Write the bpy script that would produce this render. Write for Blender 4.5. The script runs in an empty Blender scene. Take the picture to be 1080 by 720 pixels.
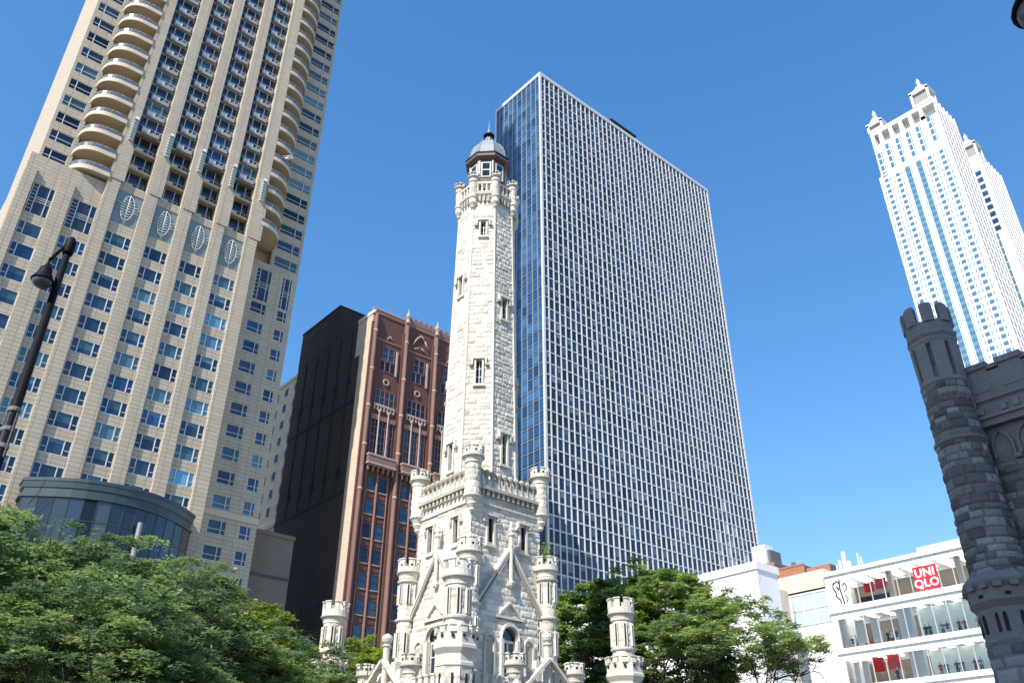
import bpy, math, random
import numpy as np
from mathutils import Vector, Matrix

# ------------------------------------------------------------------ camera, sky, sun, exposure
S = bpy.context.scene
rad = math.radians
PITCH, ROLL, YAW, FPX = rad(30.476), rad(0.3553), rad(49.2316), 886.6
CF = Vector((-math.sin(YAW)*math.cos(PITCH), math.cos(YAW)*math.cos(PITCH), math.sin(PITCH)))
_r = Vector((math.cos(YAW), math.sin(YAW), 0)); _u = _r.cross(CF)
CR = math.cos(ROLL)*_r + math.sin(ROLL)*_u
CU = -math.sin(ROLL)*_r + math.cos(ROLL)*_u
EYE = Vector((0, 0, 1.6))
cd = bpy.data.cameras.new('camera'); cam = bpy.data.objects.new('camera', cd)
S.collection.objects.link(cam); S.camera = cam
cd.sensor_width = 36; cd.lens = FPX/1080*36; cd.clip_start = .1; cd.clip_end = 6000
cam.matrix_world = Matrix(((CR.x, CU.x, -CF.x, EYE.x), (CR.y, CU.y, -CF.y, EYE.y), (CR.z, CU.z, -CF.z, EYE.z), (0, 0, 0, 1)))

SUN_AZ, SUN_EL = rad(162), rad(44)          # azimuth clockwise from north
sv = Vector((math.sin(SUN_AZ)*math.cos(SUN_EL), math.cos(SUN_AZ)*math.cos(SUN_EL), math.sin(SUN_EL)))
W = bpy.data.worlds.new("World"); S.world = W; W.use_nodes = True
wn = W.node_tree.nodes; wl = W.node_tree.links
bg = wn['Background']; sky = wn.new('ShaderNodeTexSky'); sky.sky_type = 'NISHITA'; sky.sun_disc = False
sky.sun_elevation = SUN_EL; sky.sun_rotation = SUN_AZ
sky.air_density = 1.0; sky.dust_density = 0.4; sky.ozone_density = 1.6; sky.altitude = 0
hs = wn.new('ShaderNodeHueSaturation'); hs.inputs['Saturation'].default_value = 1.51; hs.inputs['Value'].default_value = 1.5; hs.inputs['Hue'].default_value = .504
gm = wn.new('ShaderNodeGamma'); gm.inputs[1].default_value = .76; wl.new(sky.outputs[0], gm.inputs[0]); wl.new(gm.outputs[0], hs.inputs['Color']); wl.new(hs.outputs[0], bg.inputs[0]); bg.inputs[1].default_value = 0.15
sl = bpy.data.lights.new('sun', 'SUN'); so = bpy.data.objects.new('sun', sl); S.collection.objects.link(so)
sl.energy = 4.6; sl.angle = rad(.53); sl.color = (1.0, .955, .88)
so.rotation_euler = sv.to_track_quat('Z', 'Y').to_euler(); so.location = (40, -60, 120)
S.view_settings.view_transform = 'Standard'; S.view_settings.look = 'None'
S.view_settings.exposure = 0.6; S.view_settings.gamma = 1
S.render.engine = 'CYCLES'
S.cycles.max_bounces = 6; S.cycles.transparent_max_bounces = 12

# ------------------------------------------------------------------ helpers
C = S.collection
def proj(p):
    v = Vector(p)-EYE; w = v.dot(CF)
    if w <= .1: return None
    return (540+FPX*v.dot(CR)/w, 360-FPX*v.dot(CU)/w)
def area_in_view(vs):
    xs, ys = [], []
    for p in vs:
        q = proj(p)
        if q is None: return 0
        xs.append(min(max(q[0], 0), 1080)); ys.append(min(max(q[1], 0), 720))
    return (max(xs)-min(xs))*(max(ys)-min(ys))

class MB:
    """collects geometry in world coordinates, builds ONE mesh object"""
    def __init__(s): s.v = []; s.f = []; s.n = 0; s.m = []; s.mats = []; s.t = []; s.sm = []
    def mi(s, m):
        if m not in s.mats: s.mats.append(m)
        return s.mats.index(m)
    def add(s, vs, fs, m, tint=None, smooth=False):
        vs = np.asarray(vs, float).reshape(-1, 3)
        s.v.append(vs); k = s.mi(m)
        o = s.n
        s.f.extend([tuple(i+o for i in f) for f in fs]); s.m.extend([k]*len(fs)); s.sm.extend([smooth]*len(fs))
        s.t.append(np.full(len(vs), .5) if tint is None else (np.full(len(vs), tint) if np.isscalar(tint) else np.asarray(tint)))
        s.n += len(vs); return s
    def merge(s, o):
        if not o.v: return s
        base = s.n; idx = [s.mi(m) for m in o.mats]
        s.v.extend(o.v); s.t.extend(o.t); s.f.extend([tuple(i+base for i in f) for f in o.f])
        s.m.extend([idx[k] for k in o.m]); s.sm.extend(o.sm); s.n += o.n; return s
    def box(s, a, b, m, tint=None):
        x0, y0, z0 = [min(p, q) for p, q in zip(a, b)]; x1, y1, z1 = [max(p, q) for p, q in zip(a, b)]
        vs = [(x0,y0,z0),(x1,y0,z0),(x1,y1,z0),(x0,y1,z0),(x0,y0,z1),(x1,y0,z1),(x1,y1,z1),(x0,y1,z1)]
        return s.add(vs, [(0,3,2,1),(4,5,6,7),(0,1,5,4),(1,2,6,5),(2,3,7,6),(3,0,4,7)], m, tint)
    def quad(s, a, b, c, d, m, tint=None): return s.add([a, b, c, d], [(0,1,2,3)], m, tint)
    def prism(s, poly, z0, z1, m, tint=None, poly2=None):
        n = len(poly); p2 = poly2 or poly
        vs = [(x, y, z0) for x, y in poly]+[(x, y, z1) for x, y in p2]
        fs = [tuple(reversed(range(n))), tuple(range(n, 2*n))]+[(i, (i+1) % n, n+(i+1) % n, n+i) for i in range(n)]
        return s.add(vs, fs, m, tint)
    def lathe(s, prof, cx, cy, m, n=16, rot=0, smooth=False, tint=None, z=0):
        vs = []; fs = []
        for r, zz in prof:
            for i in range(n):
                a = rot+2*math.pi*i/n; vs.append((cx+r*math.cos(a), cy+r*math.sin(a), z+zz))
        for j in range(len(prof)-1):
            for i in range(n):
                k = (i+1) % n; fs.append((j*n+i, j*n+k, (j+1)*n+k, (j+1)*n+i))
        fs.append(tuple(reversed(range(n)))); fs.append(tuple(range((len(prof)-1)*n, len(prof)*n)))
        return s.add(vs, fs, m, tint, smooth)
    def tube(s, p0, p1, r0, r1, m, n=6, smooth=True):
        p0 = Vector(p0); p1 = Vector(p1); d = (p1-p0)
        if d.length < 1e-6: return s
        d.normalize(); a = d.orthogonal().normalized(); b = d.cross(a)
        vs = [tuple(p0+(a*math.cos(t)+b*math.sin(t))*r0) for t in [2*math.pi*i/n for i in range(n)]]
        vs += [tuple(p1+(a*math.cos(t)+b*math.sin(t))*r1) for t in [2*math.pi*i/n for i in range(n)]]
        fs = [(i, (i+1) % n, n+(i+1) % n, n+i) for i in range(n)]+[tuple(reversed(range(n))), tuple(range(n, 2*n))]
        return s.add(vs, fs, m, None, smooth)
    def path(s, pts, r, m, n=6):
        for a, b in zip(pts[:-1], pts[1:]): s.tube(a, b, r, r, m, n)
        return s
    def obox(s, o, ux, uy, uz, m, tint=None):
        """box from corner o with three edge vectors"""
        o = Vector(o); ux = Vector(ux); uy = Vector(uy); uz = Vector(uz)
        vs = [o, o+ux, o+ux+uy, o+uy, o+uz, o+ux+uz, o+ux+uy+uz, o+uy+uz]
        fs = [(0,3,2,1),(4,5,6,7),(0,1,5,4),(1,2,6,5),(2,3,7,6),(3,0,4,7)]
        if ux.cross(uy).dot(uz) < 0: fs = [tuple(reversed(f)) for f in fs]
        return s.add([tuple(v) for v in vs], fs, m, tint)
    def verts(s): return np.concatenate(s.v) if s.v else np.zeros((0, 3))
    def build(s, name, parent=None, label=None, kind=None, origin=None):
        me = bpy.data.meshes.new(name); V = s.verts()
        off = Vector((0, 0, 0))
        if parent is not None:
            q = parent
            while q is not None: off = off+q.location; q = q.parent
        elif origin is not None: off = Vector(origin)
        V = V-np.array(off)
        me.from_pydata(V.tolist(), [], s.f); 
        for m in s.mats: me.materials.append(M[m])
        me.polygons.foreach_set('material_index', s.m); me.polygons.foreach_set('use_smooth', s.sm)
        at = me.attributes.new('tint', 'FLOAT', 'POINT'); at.data.foreach_set('value', np.concatenate(s.t))
        me.update()
        o = bpy.data.objects.new(name, me); C.objects.link(o)
        if parent is not None: o.parent = parent
        elif origin is not None: o.location = origin
        if label: o['label'] = label
        if kind: o['kind'] = kind
        return o

def thing(name, label, cat, loc, group=None):
    o = bpy.data.objects.new(name, None); C.objects.link(o); o.location = loc; o.empty_display_size = .5
    o['label'] = label; o['category'] = cat
    if group: o['group'] = group
    return o
def tag(o, label, cat, group=None):
    o['label'] = label; o['category'] = cat
    if group: o['group'] = group
    return o
def emit(parent, name, items, limit=100, sub=None):
    """items: list of (MB, [MB sub]) ; the largest in the photo as parts, the rest as one stuff part"""
    sc = sorted(items, key=lambda it: -area_in_view(it[0].verts()[:16]))
    rest = MB()
    for k, it in enumerate(sc):
        if k < limit:
            o = it[0].build(name, parent)
            if sub and it[1] is not None: it[1].build(sub, o)
        else:
            rest.merge(it[0])
            if it[1] is not None: rest.merge(it[1])
    if rest.n: rest.build(name, parent, kind='stuff')

# ------------------------------------------------------------------ materials
M = {}
def mat(name, col, rough=.8, noise=0, nscale=1, bump=0, bscale=10, metal=0, tint=0, streak=0, spec=.5, sat=None):
    m = bpy.data.materials.new(name); m.use_nodes = True; nt = m.node_tree; N = nt.nodes; L = nt.links
    p = N['Principled BSDF']; p.inputs['Roughness'].default_value = rough; p.inputs['Metallic'].default_value = metal
    p.inputs['Specular IOR Level'].default_value = spec
    c = N.new('ShaderNodeRGB'); c.outputs[0].default_value = (*col, 1); out = c.outputs[0]
    tc = N.new('ShaderNodeTexCoord')
    def mult(out, fac_socket, lo, hi):
        mr = N.new('ShaderNodeMapRange'); mr.inputs['To Min'].default_value = lo; mr.inputs['To Max'].default_value = hi
        L.new(fac_socket, mr.inputs['Value'])
        mx = N.new('ShaderNodeMix'); mx.data_type = 'RGBA'; mx.blend_type = 'MULTIPLY'; mx.inputs[0].default_value = 1
        L.new(out, mx.inputs[6]); L.new(mr.outputs[0], mx.inputs[7]); return mx.outputs[2]
    if noise:
        for sc, w in ((nscale, noise), (nscale*6, noise*.6)):
            t = N.new('ShaderNodeTexNoise'); t.inputs['Scale'].default_value = sc; t.inputs['Detail'].default_value = 5
            L.new(tc.outputs['Object'], t.inputs['Vector']); out = mult(out, t.outputs[0], 1-w*1.6, 1+w*1.6)
    if streak:
        mp = N.new('ShaderNodeMapping'); mp.inputs['Scale'].default_value = (1.3, 1.3, .05)
        t = N.new('ShaderNodeTexNoise'); t.inputs['Scale'].default_value = 1.0; t.inputs['Detail'].default_value = 6
        L.new(tc.outputs['Object'], mp.inputs[0]); L.new(mp.outputs[0], t.inputs['Vector']); out = mult(out, t.outputs[0], 1-streak*1.5, 1+streak)
    if tint:
        a = N.new('ShaderNodeAttribute'); a.attribute_name = 'tint'; out = mult(out, a.outputs['Fac'], 1-tint, 1+tint)
    L.new(out, p.inputs['Base Color'])
    if bump:
        t = N.new('ShaderNodeTexNoise'); t.inputs['Scale'].default_value = bscale; t.inputs['Detail'].default_value = 8; t.inputs['Roughness'].default_value = .65
        L.new(tc.outputs['Object'], t.inputs['Vector'])
        b = N.new('ShaderNodeBump'); b.inputs['Strength'].default_value = 1; b.inputs['Distance'].default_value = bump
        L.new(t.outputs[0], b.inputs['Height']); L.new(b.outputs[0], p.inputs['Normal'])
    M[name] = m; return m
def masonry(name, c1, c2, mortar, bw, bh, msize, vertical_axis_face, rough=.85, bump=.01, noise=.12, streak=0.0, off=.5, nscale=.6):
    """block pattern on vertical faces: picks x or y from the normal, so it wraps a building"""
    m = mat(name, c1, rough, 0); nt = m.node_tree; N = nt.nodes; L = nt.links; p = N['Principled BSDF']
    tc = N.new('ShaderNodeTexCoord'); sp = N.new('ShaderNodeSeparateXYZ'); L.new(tc.outputs['Object'], sp.inputs[0])
    g = N.new('ShaderNodeNewGeometry'); sn = N.new('ShaderNodeSeparateXYZ'); L.new(g.outputs['True Normal'], sn.inputs[0])
    ab = N.new('ShaderNodeMath'); ab.operation = 'ABSOLUTE'; L.new(sn.outputs[0], ab.inputs[0])
    gt = N.new('ShaderNodeMath'); gt.operation = 'GREATER_THAN'; gt.inputs[1].default_value = .7; L.new(ab.outputs[0], gt.inputs[0])
    mx = N.new('ShaderNodeMix'); L.new(gt.outputs[0], mx.inputs[0]); L.new(sp.outputs[0], mx.inputs[2]); L.new(sp.outputs[1], mx.inputs[3])
    cb = N.new('ShaderNodeCombineXYZ'); L.new(mx.outputs[0], cb.inputs[0]); L.new(sp.outputs[2], cb.inputs[1])
    b = N.new('ShaderNodeTexBrick'); b.inputs['Scale'].default_value = 1; b.inputs['Brick Width'].default_value = bw
    b.inputs['Row Height'].default_value = bh; b.inputs['Mortar Size'].default_value = msize; b.offset = off
    b.inputs['Mortar Smooth'].default_value = .3; b.inputs['Bias'].default_value = 0
    b.inputs['Color1'].default_value = (*c1, 1); b.inputs['Color2'].default_value = (*c2, 1); b.inputs['Mortar'].default_value = (*mortar, 1)
    L.new(cb.outputs[0], b.inputs['Vector'])
    out = b.outputs[0]
    def mult(out, f, lo, hi):
        mr = N.new('ShaderNodeMapRange'); mr.inputs['To Min'].default_value = lo; mr.inputs['To Max'].default_value = hi; L.new(f, mr.inputs['Value'])
        q = N.new('ShaderNodeMix'); q.data_type = 'RGBA'; q.blend_type = 'MULTIPLY'; q.inputs[0].default_value = 1
        L.new(out, q.inputs[6]); L.new(mr.outputs[0], q.inputs[7]); return q.outputs[2]
    for sc in (nscale, nscale*7):
        t = N.new('ShaderNodeTexNoise'); t.inputs['Scale'].default_value = sc; t.inputs['Detail'].default_value = 6
        L.new(tc.outputs['Object'], t.inputs['Vector']); out = mult(out, t.outputs[0], 1-noise*1.6, 1+noise*1.6)
    if streak:
        mp = N.new('ShaderNodeMapping'); mp.inputs['Scale'].default_value = (1.1, 1.1, .06); L.new(tc.outputs['Object'], mp.inputs[0])
        t = N.new('ShaderNodeTexNoise'); t.inputs['Scale'].default_value = .8; t.inputs['Detail'].default_value = 6
        L.new(mp.outputs[0], t.inputs['Vector']); out = mult(out, t.outputs[0], 1-streak*1.6, 1+streak)
    L.new(out, p.inputs['Base Color'])
    bu = N.new('ShaderNodeBump'); bu.inputs['Distance'].default_value = bump; bu.invert = True
    L.new(b.outputs['Fac'], bu.inputs['Height']); L.new(bu.outputs[0], p.inputs['Normal'])
    return m
mat('lime', (.66, .61, .525), .9, .10, .5, .035, 14, tint=.26, streak=.12)
mat('lime_trim', (.64, .595, .515), .85, .12, .8, .015, 20, streak=.16)
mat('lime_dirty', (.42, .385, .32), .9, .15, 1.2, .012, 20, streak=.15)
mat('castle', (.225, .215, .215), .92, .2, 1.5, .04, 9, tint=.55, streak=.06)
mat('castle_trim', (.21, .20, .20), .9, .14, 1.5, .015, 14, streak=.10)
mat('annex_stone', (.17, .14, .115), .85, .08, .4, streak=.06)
mat('annex_dark', (.007, .006, .009), .9)
mat('void', (.015, .015, .017), .9)
masonry('park', (.51, .43, .325), (.46, .385, .29), (.25, .205, .155), 1.5, .55, .035, 0, .8, .006, .075, .07, .0)
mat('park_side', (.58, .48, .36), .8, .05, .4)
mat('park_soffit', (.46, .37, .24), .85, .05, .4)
mat('park_rail', (.30, .29, .28), .4, .05, .5)
mat('rail_metal', (.36, .36, .36), .4)
mat('frame_light', (.62, .62, .60), .5)
mat('frame_dark', (.04, .045, .055), .4)
mat('teal_spandrel', (.20, .26, .27), .25, .05, .5)
masonry('shaded_dark_brick', (.052, .036, .031), (.042, .030, .027), (.022, .017, .016), .6, .2, .01, 0, .9, .004, .2, .28, nscale=.25)  # dark brick deepened to carry the neighbouring tower's cast shade
masonry('cream_brick', (.60, .50, .39), (.54, .44, .34), (.45, .37, .28), .5, .18, .01, 0, .9, .004, .10, .12)
masonry('red_brick', (.12, .056, .043), (.11, .046, .035), (.10, .045, .035), .45, .15, .008, 0, .85, .003, .10, .06)
mat('terracotta', (.235, .125, .10), .65, .10, .6, streak=.08)
mat('terra_trim', (.42, .31, .26), .7, .08, .6, streak=.08)
mat('white_stone', (.66, .65, .63), .7, .03, .3)
mat('white_panel', (.82, .82, .83), .4, .03, .2, streak=.03)
mat('white_paint', (.78, .78, .78), .6, .03, .2, streak=.04)
mat('alu', (.50, .51, .53), .35, .03, .3)
mat('alu_bright', (.58, .59, .60), .35, .03, .3)
mat('bronze', (.10, .085, .075), .5, .08, 2)
mat('alu_dark', (.24, .28, .32), .4, .05, .3)
mat('beige_stone', (.62, .53, .43), .8, .06, .3, streak=.04)
masonry('brick_orange', (.38, .15, .09), (.33, .13, .08), (.3, .2, .15), .6, .2, .012, 0, .9, .003, .08, .03)
mat('slate', (.10, .11, .13), .6, .05, .5)
mat('canopy_metal', (.035, .055, .065), .35, .06, .6)
mat('lead_roof', (.26, .29, .31), .6, .12, 1.2, .004, 12, metal=.1, streak=.15)
mat('wood_brown', (.11, .075, .065), .6, .12, 2, streak=.1)
mat('iron_black', (.006, .006, .008), .6, .1, 4, spec=.12)
mat('lamp_glass', (.10, .10, .095), .25, .03, 3)
mat('red_sign', (.72, .012, .03), .5)
mat('red_cloth', (.8, .02, .02), .8, .1, 1)
mat('white_text', (.85, .85, .85), .5)
mat('shop_in', (.22, .17, .12), .8, .2, .4)
mat('shop_teal', (.72, .82, .80), .8, .1, .4)
mat('cloth_blue', (.05, .09, .16), .8); mat('cloth_red', (.30, .03, .05), .8); mat('cloth_dark', (.02, .02, .025), .8)
mat('cloth_tan', (.42, .28, .14), .8); mat('skin_plaster', (.6, .55, .5), .6)
mat('asphalt', (.05, .05, .052), .9, .1, .4, .004, 30)
mat('concrete', (.22, .21, .20), .9, .08, .3, .004, 10)
mat('paint_line', (.7, .7, .66), .7)
mat('soil', (.07, .09, .04), .95, .2, .5)
mat('bark', (.035, .028, .022), .95, .25, 3, .02, 12)
mat('gull', (.8, .8, .8), .7)
m = mat('ceiling_lamp', (.8, .8, .78), .5); m.node_tree.nodes['Principled BSDF'].inputs['Emission Color'].default_value = (1, .96, .9, 1); m.node_tree.nodes['Principled BSDF'].inputs['Emission Strength'].default_value = 4.0
mat('tower_stone', (.30, .28, .25), .8, .05, .1)
def glass(name, col, rough=.06, metal=0, spec=.5, var=.0, ior=1.5):
    m = mat(name, col, rough, 0, metal=metal, spec=spec, tint=var); m.node_tree.nodes['Principled BSDF'].inputs['IOR'].default_value = ior
    N = m.node_tree.nodes; L = m.node_tree.links
    tc = N.new('ShaderNodeTexCoord'); t = N.new('ShaderNodeTexNoise'); t.inputs['Scale'].default_value = .9; t.inputs['Detail'].default_value = 1
    L.new(tc.outputs['Object'], t.inputs['Vector']); b = N.new('ShaderNodeBump'); b.inputs['Distance'].default_value = .012
    L.new(t.outputs[0], b.inputs['Height']); L.new(b.outputs[0], N['Principled BSDF'].inputs['Normal'])
glass('g_navy', (.018, .04, .08), .05, 0, .6, .5, 1.6)
glass('g_navy2', (.008, .016, .04), .05, 0, .5, .5, 1.5)
glass('g_teal', (.07, .15, .19), .06, 0, .6, .4, 1.6)
glass('g_blue', (.055, .14, .27), .07, .3, .5, .35, 1.6)
glass('g_blue2', (.03, .085, .18), .07, .3, .5, .35, 1.6)
glass('g_blind', (.13, .14, .15), .2, 0, .5, .3, 1.5)
glass('g_black', (.014, .021, .036), .06, 0, .5, .5, 1.5)
glass('g_curtain', (.32, .33, .34), .2, 0, .5, .3, 1.5)
glass('g_pale', (.14, .30, .42), .08, .2, .5, .3, 1.6)
glass('g_canopy', (.035, .055, .065), .12, .1, .5, .3, 1.6)
glass('g_slate', (.02, .035, .06), .06, .1, .5, .5, 1.6)
glass('rail_glass', (.16, .17, .19), .15, .3)
glass('spandrel_glass', (.80, .84, .85), .25)
glass('g_sky', (.09, .21, .31), .07, .25, .5, .45, 1.6)
glass('g_strip', (.45, .56, .58), .12)
def pane():
    m = bpy.data.materials.new('shop_pane'); m.use_nodes = True; N = m.node_tree.nodes; L = m.node_tree.links
    N.clear(); o = N.new('ShaderNodeOutputMaterial'); t = N.new('ShaderNodeBsdfTransparent'); t.inputs[0].default_value = (.88, .93, .93, 1)
    g = N.new('ShaderNodeBsdfGlossy'); g.inputs['Roughness'].default_value = .03; f = N.new('ShaderNodeFresnel'); f.inputs[0].default_value = 1.5
    x = N.new('ShaderNodeMixShader'); L.new(f.outputs[0], x.inputs[0]); L.new(t.outputs[0], x.inputs[1]); L.new(g.outputs[0], x.inputs[2]); L.new(x.outputs[0], o.inputs[0])
    M['shop_pane'] = m
pane()
def leafmat(name, col):
    m = bpy.data.materials.new(name); m.use_nodes = True; N = m.node_tree.nodes; L = m.node_tree.links
    N.clear(); o = N.new('ShaderNodeOutputMaterial'); d = N.new('ShaderNodeBsdfDiffuse'); t = N.new('ShaderNodeBsdfTranslucent')
    g = N.new('ShaderNodeBsdfGlossy'); g.inputs['Roughness'].default_value = .45; g.inputs[0].default_value = (.5, .55, .5, 1)
    a = N.new('ShaderNodeAttribute'); a.attribute_name = 'tint'; r = N.new('ShaderNodeValToRGB')
    r.color_ramp.elements[0].color = (col[0]*.42, col[1]*.52, col[2]*.75, 1); r.color_ramp.elements[1].color = (col[0]*1.75, col[1]*1.45, col[2]*1.1, 1)
    L.new(a.outputs['Fac'], r.inputs[0]); L.new(r.outputs[0], d.inputs[0])
    h = N.new('ShaderNodeHueSaturation'); h.inputs['Value'].default_value = 1.7; L.new(r.outputs[0], h.inputs['Color']); L.new(h.outputs[0], t.inputs[0])
    x = N.new('ShaderNodeMixShader'); x.inputs[0].default_value = .32; L.new(d.outputs[0], x.inputs[1]); L.new(t.outputs[0], x.inputs[2])
    y = N.new('ShaderNodeMixShader'); y.inputs[0].default_value = .05; L.new(x.outputs[0], y.inputs[1]); L.new(g.outputs[0], y.inputs[2])
    L.new(y.outputs[0], o.inputs[0]); M[name] = m
leafmat('leaf_light', (.25, .36, .13)); leafmat('leaf', (.165, .26, .105)); leafmat('leaf_bright', (.22, .32, .05)); leafmat('leaf_dark', (.19, .30, .085))

# ------------------------------------------------------------------ rock-faced stonework
rng = np.random.default_rng(7); random.seed(7)
def stone(mb, fmap, w, h, ch, bl, amp, res, m, holes=(), u_wrap=False, z_off=0, smooth=True):
    """fmap(u,v,d)->xyz arrays. courses of rock-faced blocks as displaced grid"""
    nu = max(2, int(round(w/res))); nv = max(2, int(round(h/res)))
    U, Vv = np.meshgrid(np.linspace(0, w, nu+1), np.linspace(0, h, nv+1))
    # courses
    edges = [0]
    while edges[-1] < h: edges.append(edges[-1]+ch*rng.uniform(.75, 1.25))
    edges = np.array(edges); ci = np.clip(np.searchsorted(edges, Vv, 'right')-1, 0, len(edges)-2)
    D = np.zeros_like(U); T = np.zeros_like(U)
    ph = rng.uniform(0, 6, 12)
    for c in range(len(edges)-1):
        r0 = ci == c
        if not r0.any(): continue
        be = [-rng.uniform(0, bl)]
        while be[-1] < w: be.append(be[-1]+bl*rng.uniform(.55, 1.5))
        be = np.array(be); u = U[r0]; v = Vv[r0]
        bi = np.clip(np.searchsorted(be, u, 'right')-1, 0, len(be)-2)
        du = np.minimum(u-be[bi], be[bi+1]-u); dv = np.minimum(v-edges[c], edges[c+1]-v)
        e = np.minimum(du, dv); pil = np.clip(e/(.22*ch), 0, 1)
        pr = rng.uniform(.35, 1, len(be))[bi]; tl = rng.uniform(-.5, .5, len(be))[bi]
        ctr = (be[bi]+be[bi+1])/2
        D[r0] = amp*pil*(pr+tl*(u-ctr)/bl+.35*(v-(edges[c]+edges[c+1])/2)/ch*rng.uniform(-1, 1, len(be))[bi])
        T[r0] = rng.uniform(0, 1, len(be))[bi]*np.clip(.3+pil, 0, 1)
    D += amp*.28*rng.uniform(-1, 1, D.shape)*(D > 0)
    if u_wrap: D[:, -1] = D[:, 0]; T[:, -1] = T[:, 0]
    P = fmap(U, Vv, D)
    idx = np.arange((nu+1)*(nv+1)).reshape(nv+1, nu+1)
    a = idx[:-1, :-1]; b = idx[:-1, 1:]; c_ = idx[1:, 1:]; d = idx[1:, :-1]
    keep = np.ones(a.shape, bool); cu = (U[:-1, :-1]+U[1:, 1:])/2; cv = (Vv[:-1, :-1]+Vv[1:, 1:])/2
    for (u0, u1, v0, v1) in holes: keep &= ~((cu > u0) & (cu < u1) & (cv > v0) & (cv < v1))
    F = np.stack([a[keep], b[keep], c_[keep], d[keep]], 1).tolist()
    mb.add(np.stack(P, -1).reshape(-1, 3), F, m, T.ravel(), smooth)
def planemap(O, Ud, Vd, N):
    O = np.array(O, float); Ud = np.array(Ud, float); Vd = np.array(Vd, float); N = np.array(N, float)
    def f(u, v, d): return [O[i]+Ud[i]*u+Vd[i]*v+N[i]*d for i in range(3)]
    return f
def cylmap(cx, cy, z0, r0, r1, h):
    def f(u, v, d):
        r = r0+(r1-r0)*v/h; a = u/r0; return [cx+(r+d)*np.cos(a), cy+(r+d)*np.sin(a), z0+v]
    return f
def merlons(mb, cx, cy, r, z0, z1, n, m, thick=.12, frac=.6, rot=0, cap=0):
    for k in range(n):
        a0 = rot+2*math.pi*k/n; a1 = a0+2*math.pi/n*frac
        pts = []
        for rr in (r, r-thick):
            aa = [a0, (a0+a1)/2, a1] if rr == r else [a1, (a0+a1)/2, a0]
            pts += [(cx+rr*math.cos(t), cy+rr*math.sin(t)) for t in aa]
        mb.prism(pts, z0, z1, m)
        if cap:
            pts = []
            for rr in (r+cap, r-thick-cap*.5):
                aa = [a0-.04, (a0+a1)/2, a1+.04] if rr > r else [a1+.04, (a0+a1)/2, a0-.04]
                pts += [(cx+rr*math.cos(t), cy+rr*math.sin(t)) for t in aa]
            mb.prism(pts, z1, z1+cap*1.2, m)
def slits(mb, cx, cy, r, z0, z1, n, w=.1, rot=0, m='void'):
    for k in range(n):
        a = rot+2*math.pi*k/n; ca, sa = math.cos(a), math.sin(a)
        o = Vector((cx+ca*r+sa*w/2, cy+sa*r-ca*w/2, z0)); mb.obox(o-Vector((ca, sa, 0))*.1, (-sa*w, ca*w, 0), (ca*.12, sa*.12, 0), (0, 0, z1-z0), m)
# ------------------------------------------------------------------ ground, road
def struct(mb, name, kind='structure'): return mb.build(name, kind=kind)
g = MB(); g.quad((-3000, -3000, 0), (3000, -3000, 0), (3000, 3000, 0), (-3000, 3000, 0), 'concrete'); struct(g, 'ground')
g = MB(); g.box((-20, -400, -.2), (-2.5, 420, .004), 'asphalt'); struct(g, 'road')
g = MB(); g.box((-28, -400, -.2), (-20, 420, .13), 'concrete'); g.box((-2.5, -400, -.2), (8, 420, .13), 'concrete'); struct(g, 'pavement')
g = MB()
for y in range(-120, 220, 9):
    for x in (-14.2, -8.4): g.quad((x, y, .009), (x+.14, y, .009), (x+.14, y+3, .009), (x, y+3, .009), 'paint_line')
struct(g, 'lane_markings')
g = MB(); g.box((-78, 2, -.2), (-28, 52, .06), 'soil'); struct(g, 'park_lawn')

# ------------------------------------------------------------------ the old stone water tower
WX, WY = -34.54, 27.5
wt = thing('water_tower', 'pale rock-faced limestone tower with castle turrets, tapering octagonal shaft and grey dome', 'tower', (WX, WY, 0))
DIRS = [((1, 0), (0, 1)), ((0, 1), (-1, 0)), ((-1, 0), (0, -1)), ((0, -1), (1, 0))]     # (normal, along) E, N, W, S
def P2(n, a, dn, da, z): return (WX+n[0]*dn+a[0]*da, WY+n[1]*dn+a[1]*da, z)
HB = 2.3; ZB = 16.95
body = MB()
for n, a in DIRS:
    o = P2(n, a, HB, -HB, 0)
    holes = [(HB-1.1-.2, HB-1.1+.2, 14.4, 15.6), (HB+1.1-.2, HB+1.1+.2, 14.4, 15.6)]
    stone(body, planemap(o, (a[0], a[1], 0), (0, 0, 1), (n[0], n[1], 0)), 2*HB, ZB, .30, .60, .045, .045, 'lime', holes)
body.box((WX-HB+.3, WY-HB+.3, .1), (WX+HB-.3, WY+HB-.3, ZB-.05), 'lime_trim')
body.build('base_walls', wt)
# windows of the top stage
for n, a in DIRS:
    for s in (-1.1, 1.1):
        w = MB(); o = lambda dn, da, z: Vector(P2(n, a, dn, s+da, z)); U = Vector((a[0], a[1], 0)); Nn = Vector((n[0], n[1], 0))
        for da in (-.29, .19): w.obox(o(HB-.1, da, 14.25), U*.10, Nn*.21, (0, 0, 1.45), 'lime_trim')
        w.obox(o(HB-.1, -.34, 14.12), U*.68, Nn*.25, (0, 0, .13), 'lime_trim')
        w.obox(o(HB-.1, -.36, 15.7), U*.72, Nn*.30, (0, 0, .12), 'lime_trim')
        for da in (-.44, .34): w.obox(o(HB-.1, da, 15.42), U*.10, Nn*.28, (0, 0, .40), 'lime_trim')
        for da in (-.54, .34): w.obox(o(HB-.1, da, 15.36), U*.20, Nn*.28, (0, 0, .12), 'lime_trim')
        f = w.build('window', wt)
        q = MB(); q.obox(o(HB-.17, -.19, 14.25), U*.38, Nn*.03, (0, 0, 1.45), 'g_black'); q.build('pane', f)
        q = MB(); q.obox(o(HB-.13, -.02, 14.25), U*.04, Nn*.04, (0, 0, 1.45), 'frame_dark'); q.obox(o(HB-.13, -.19, 14.95), U*.38, Nn*.035, (0, 0, .05), 'frame_dark'); q.build('glazing_bar', f)
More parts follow.
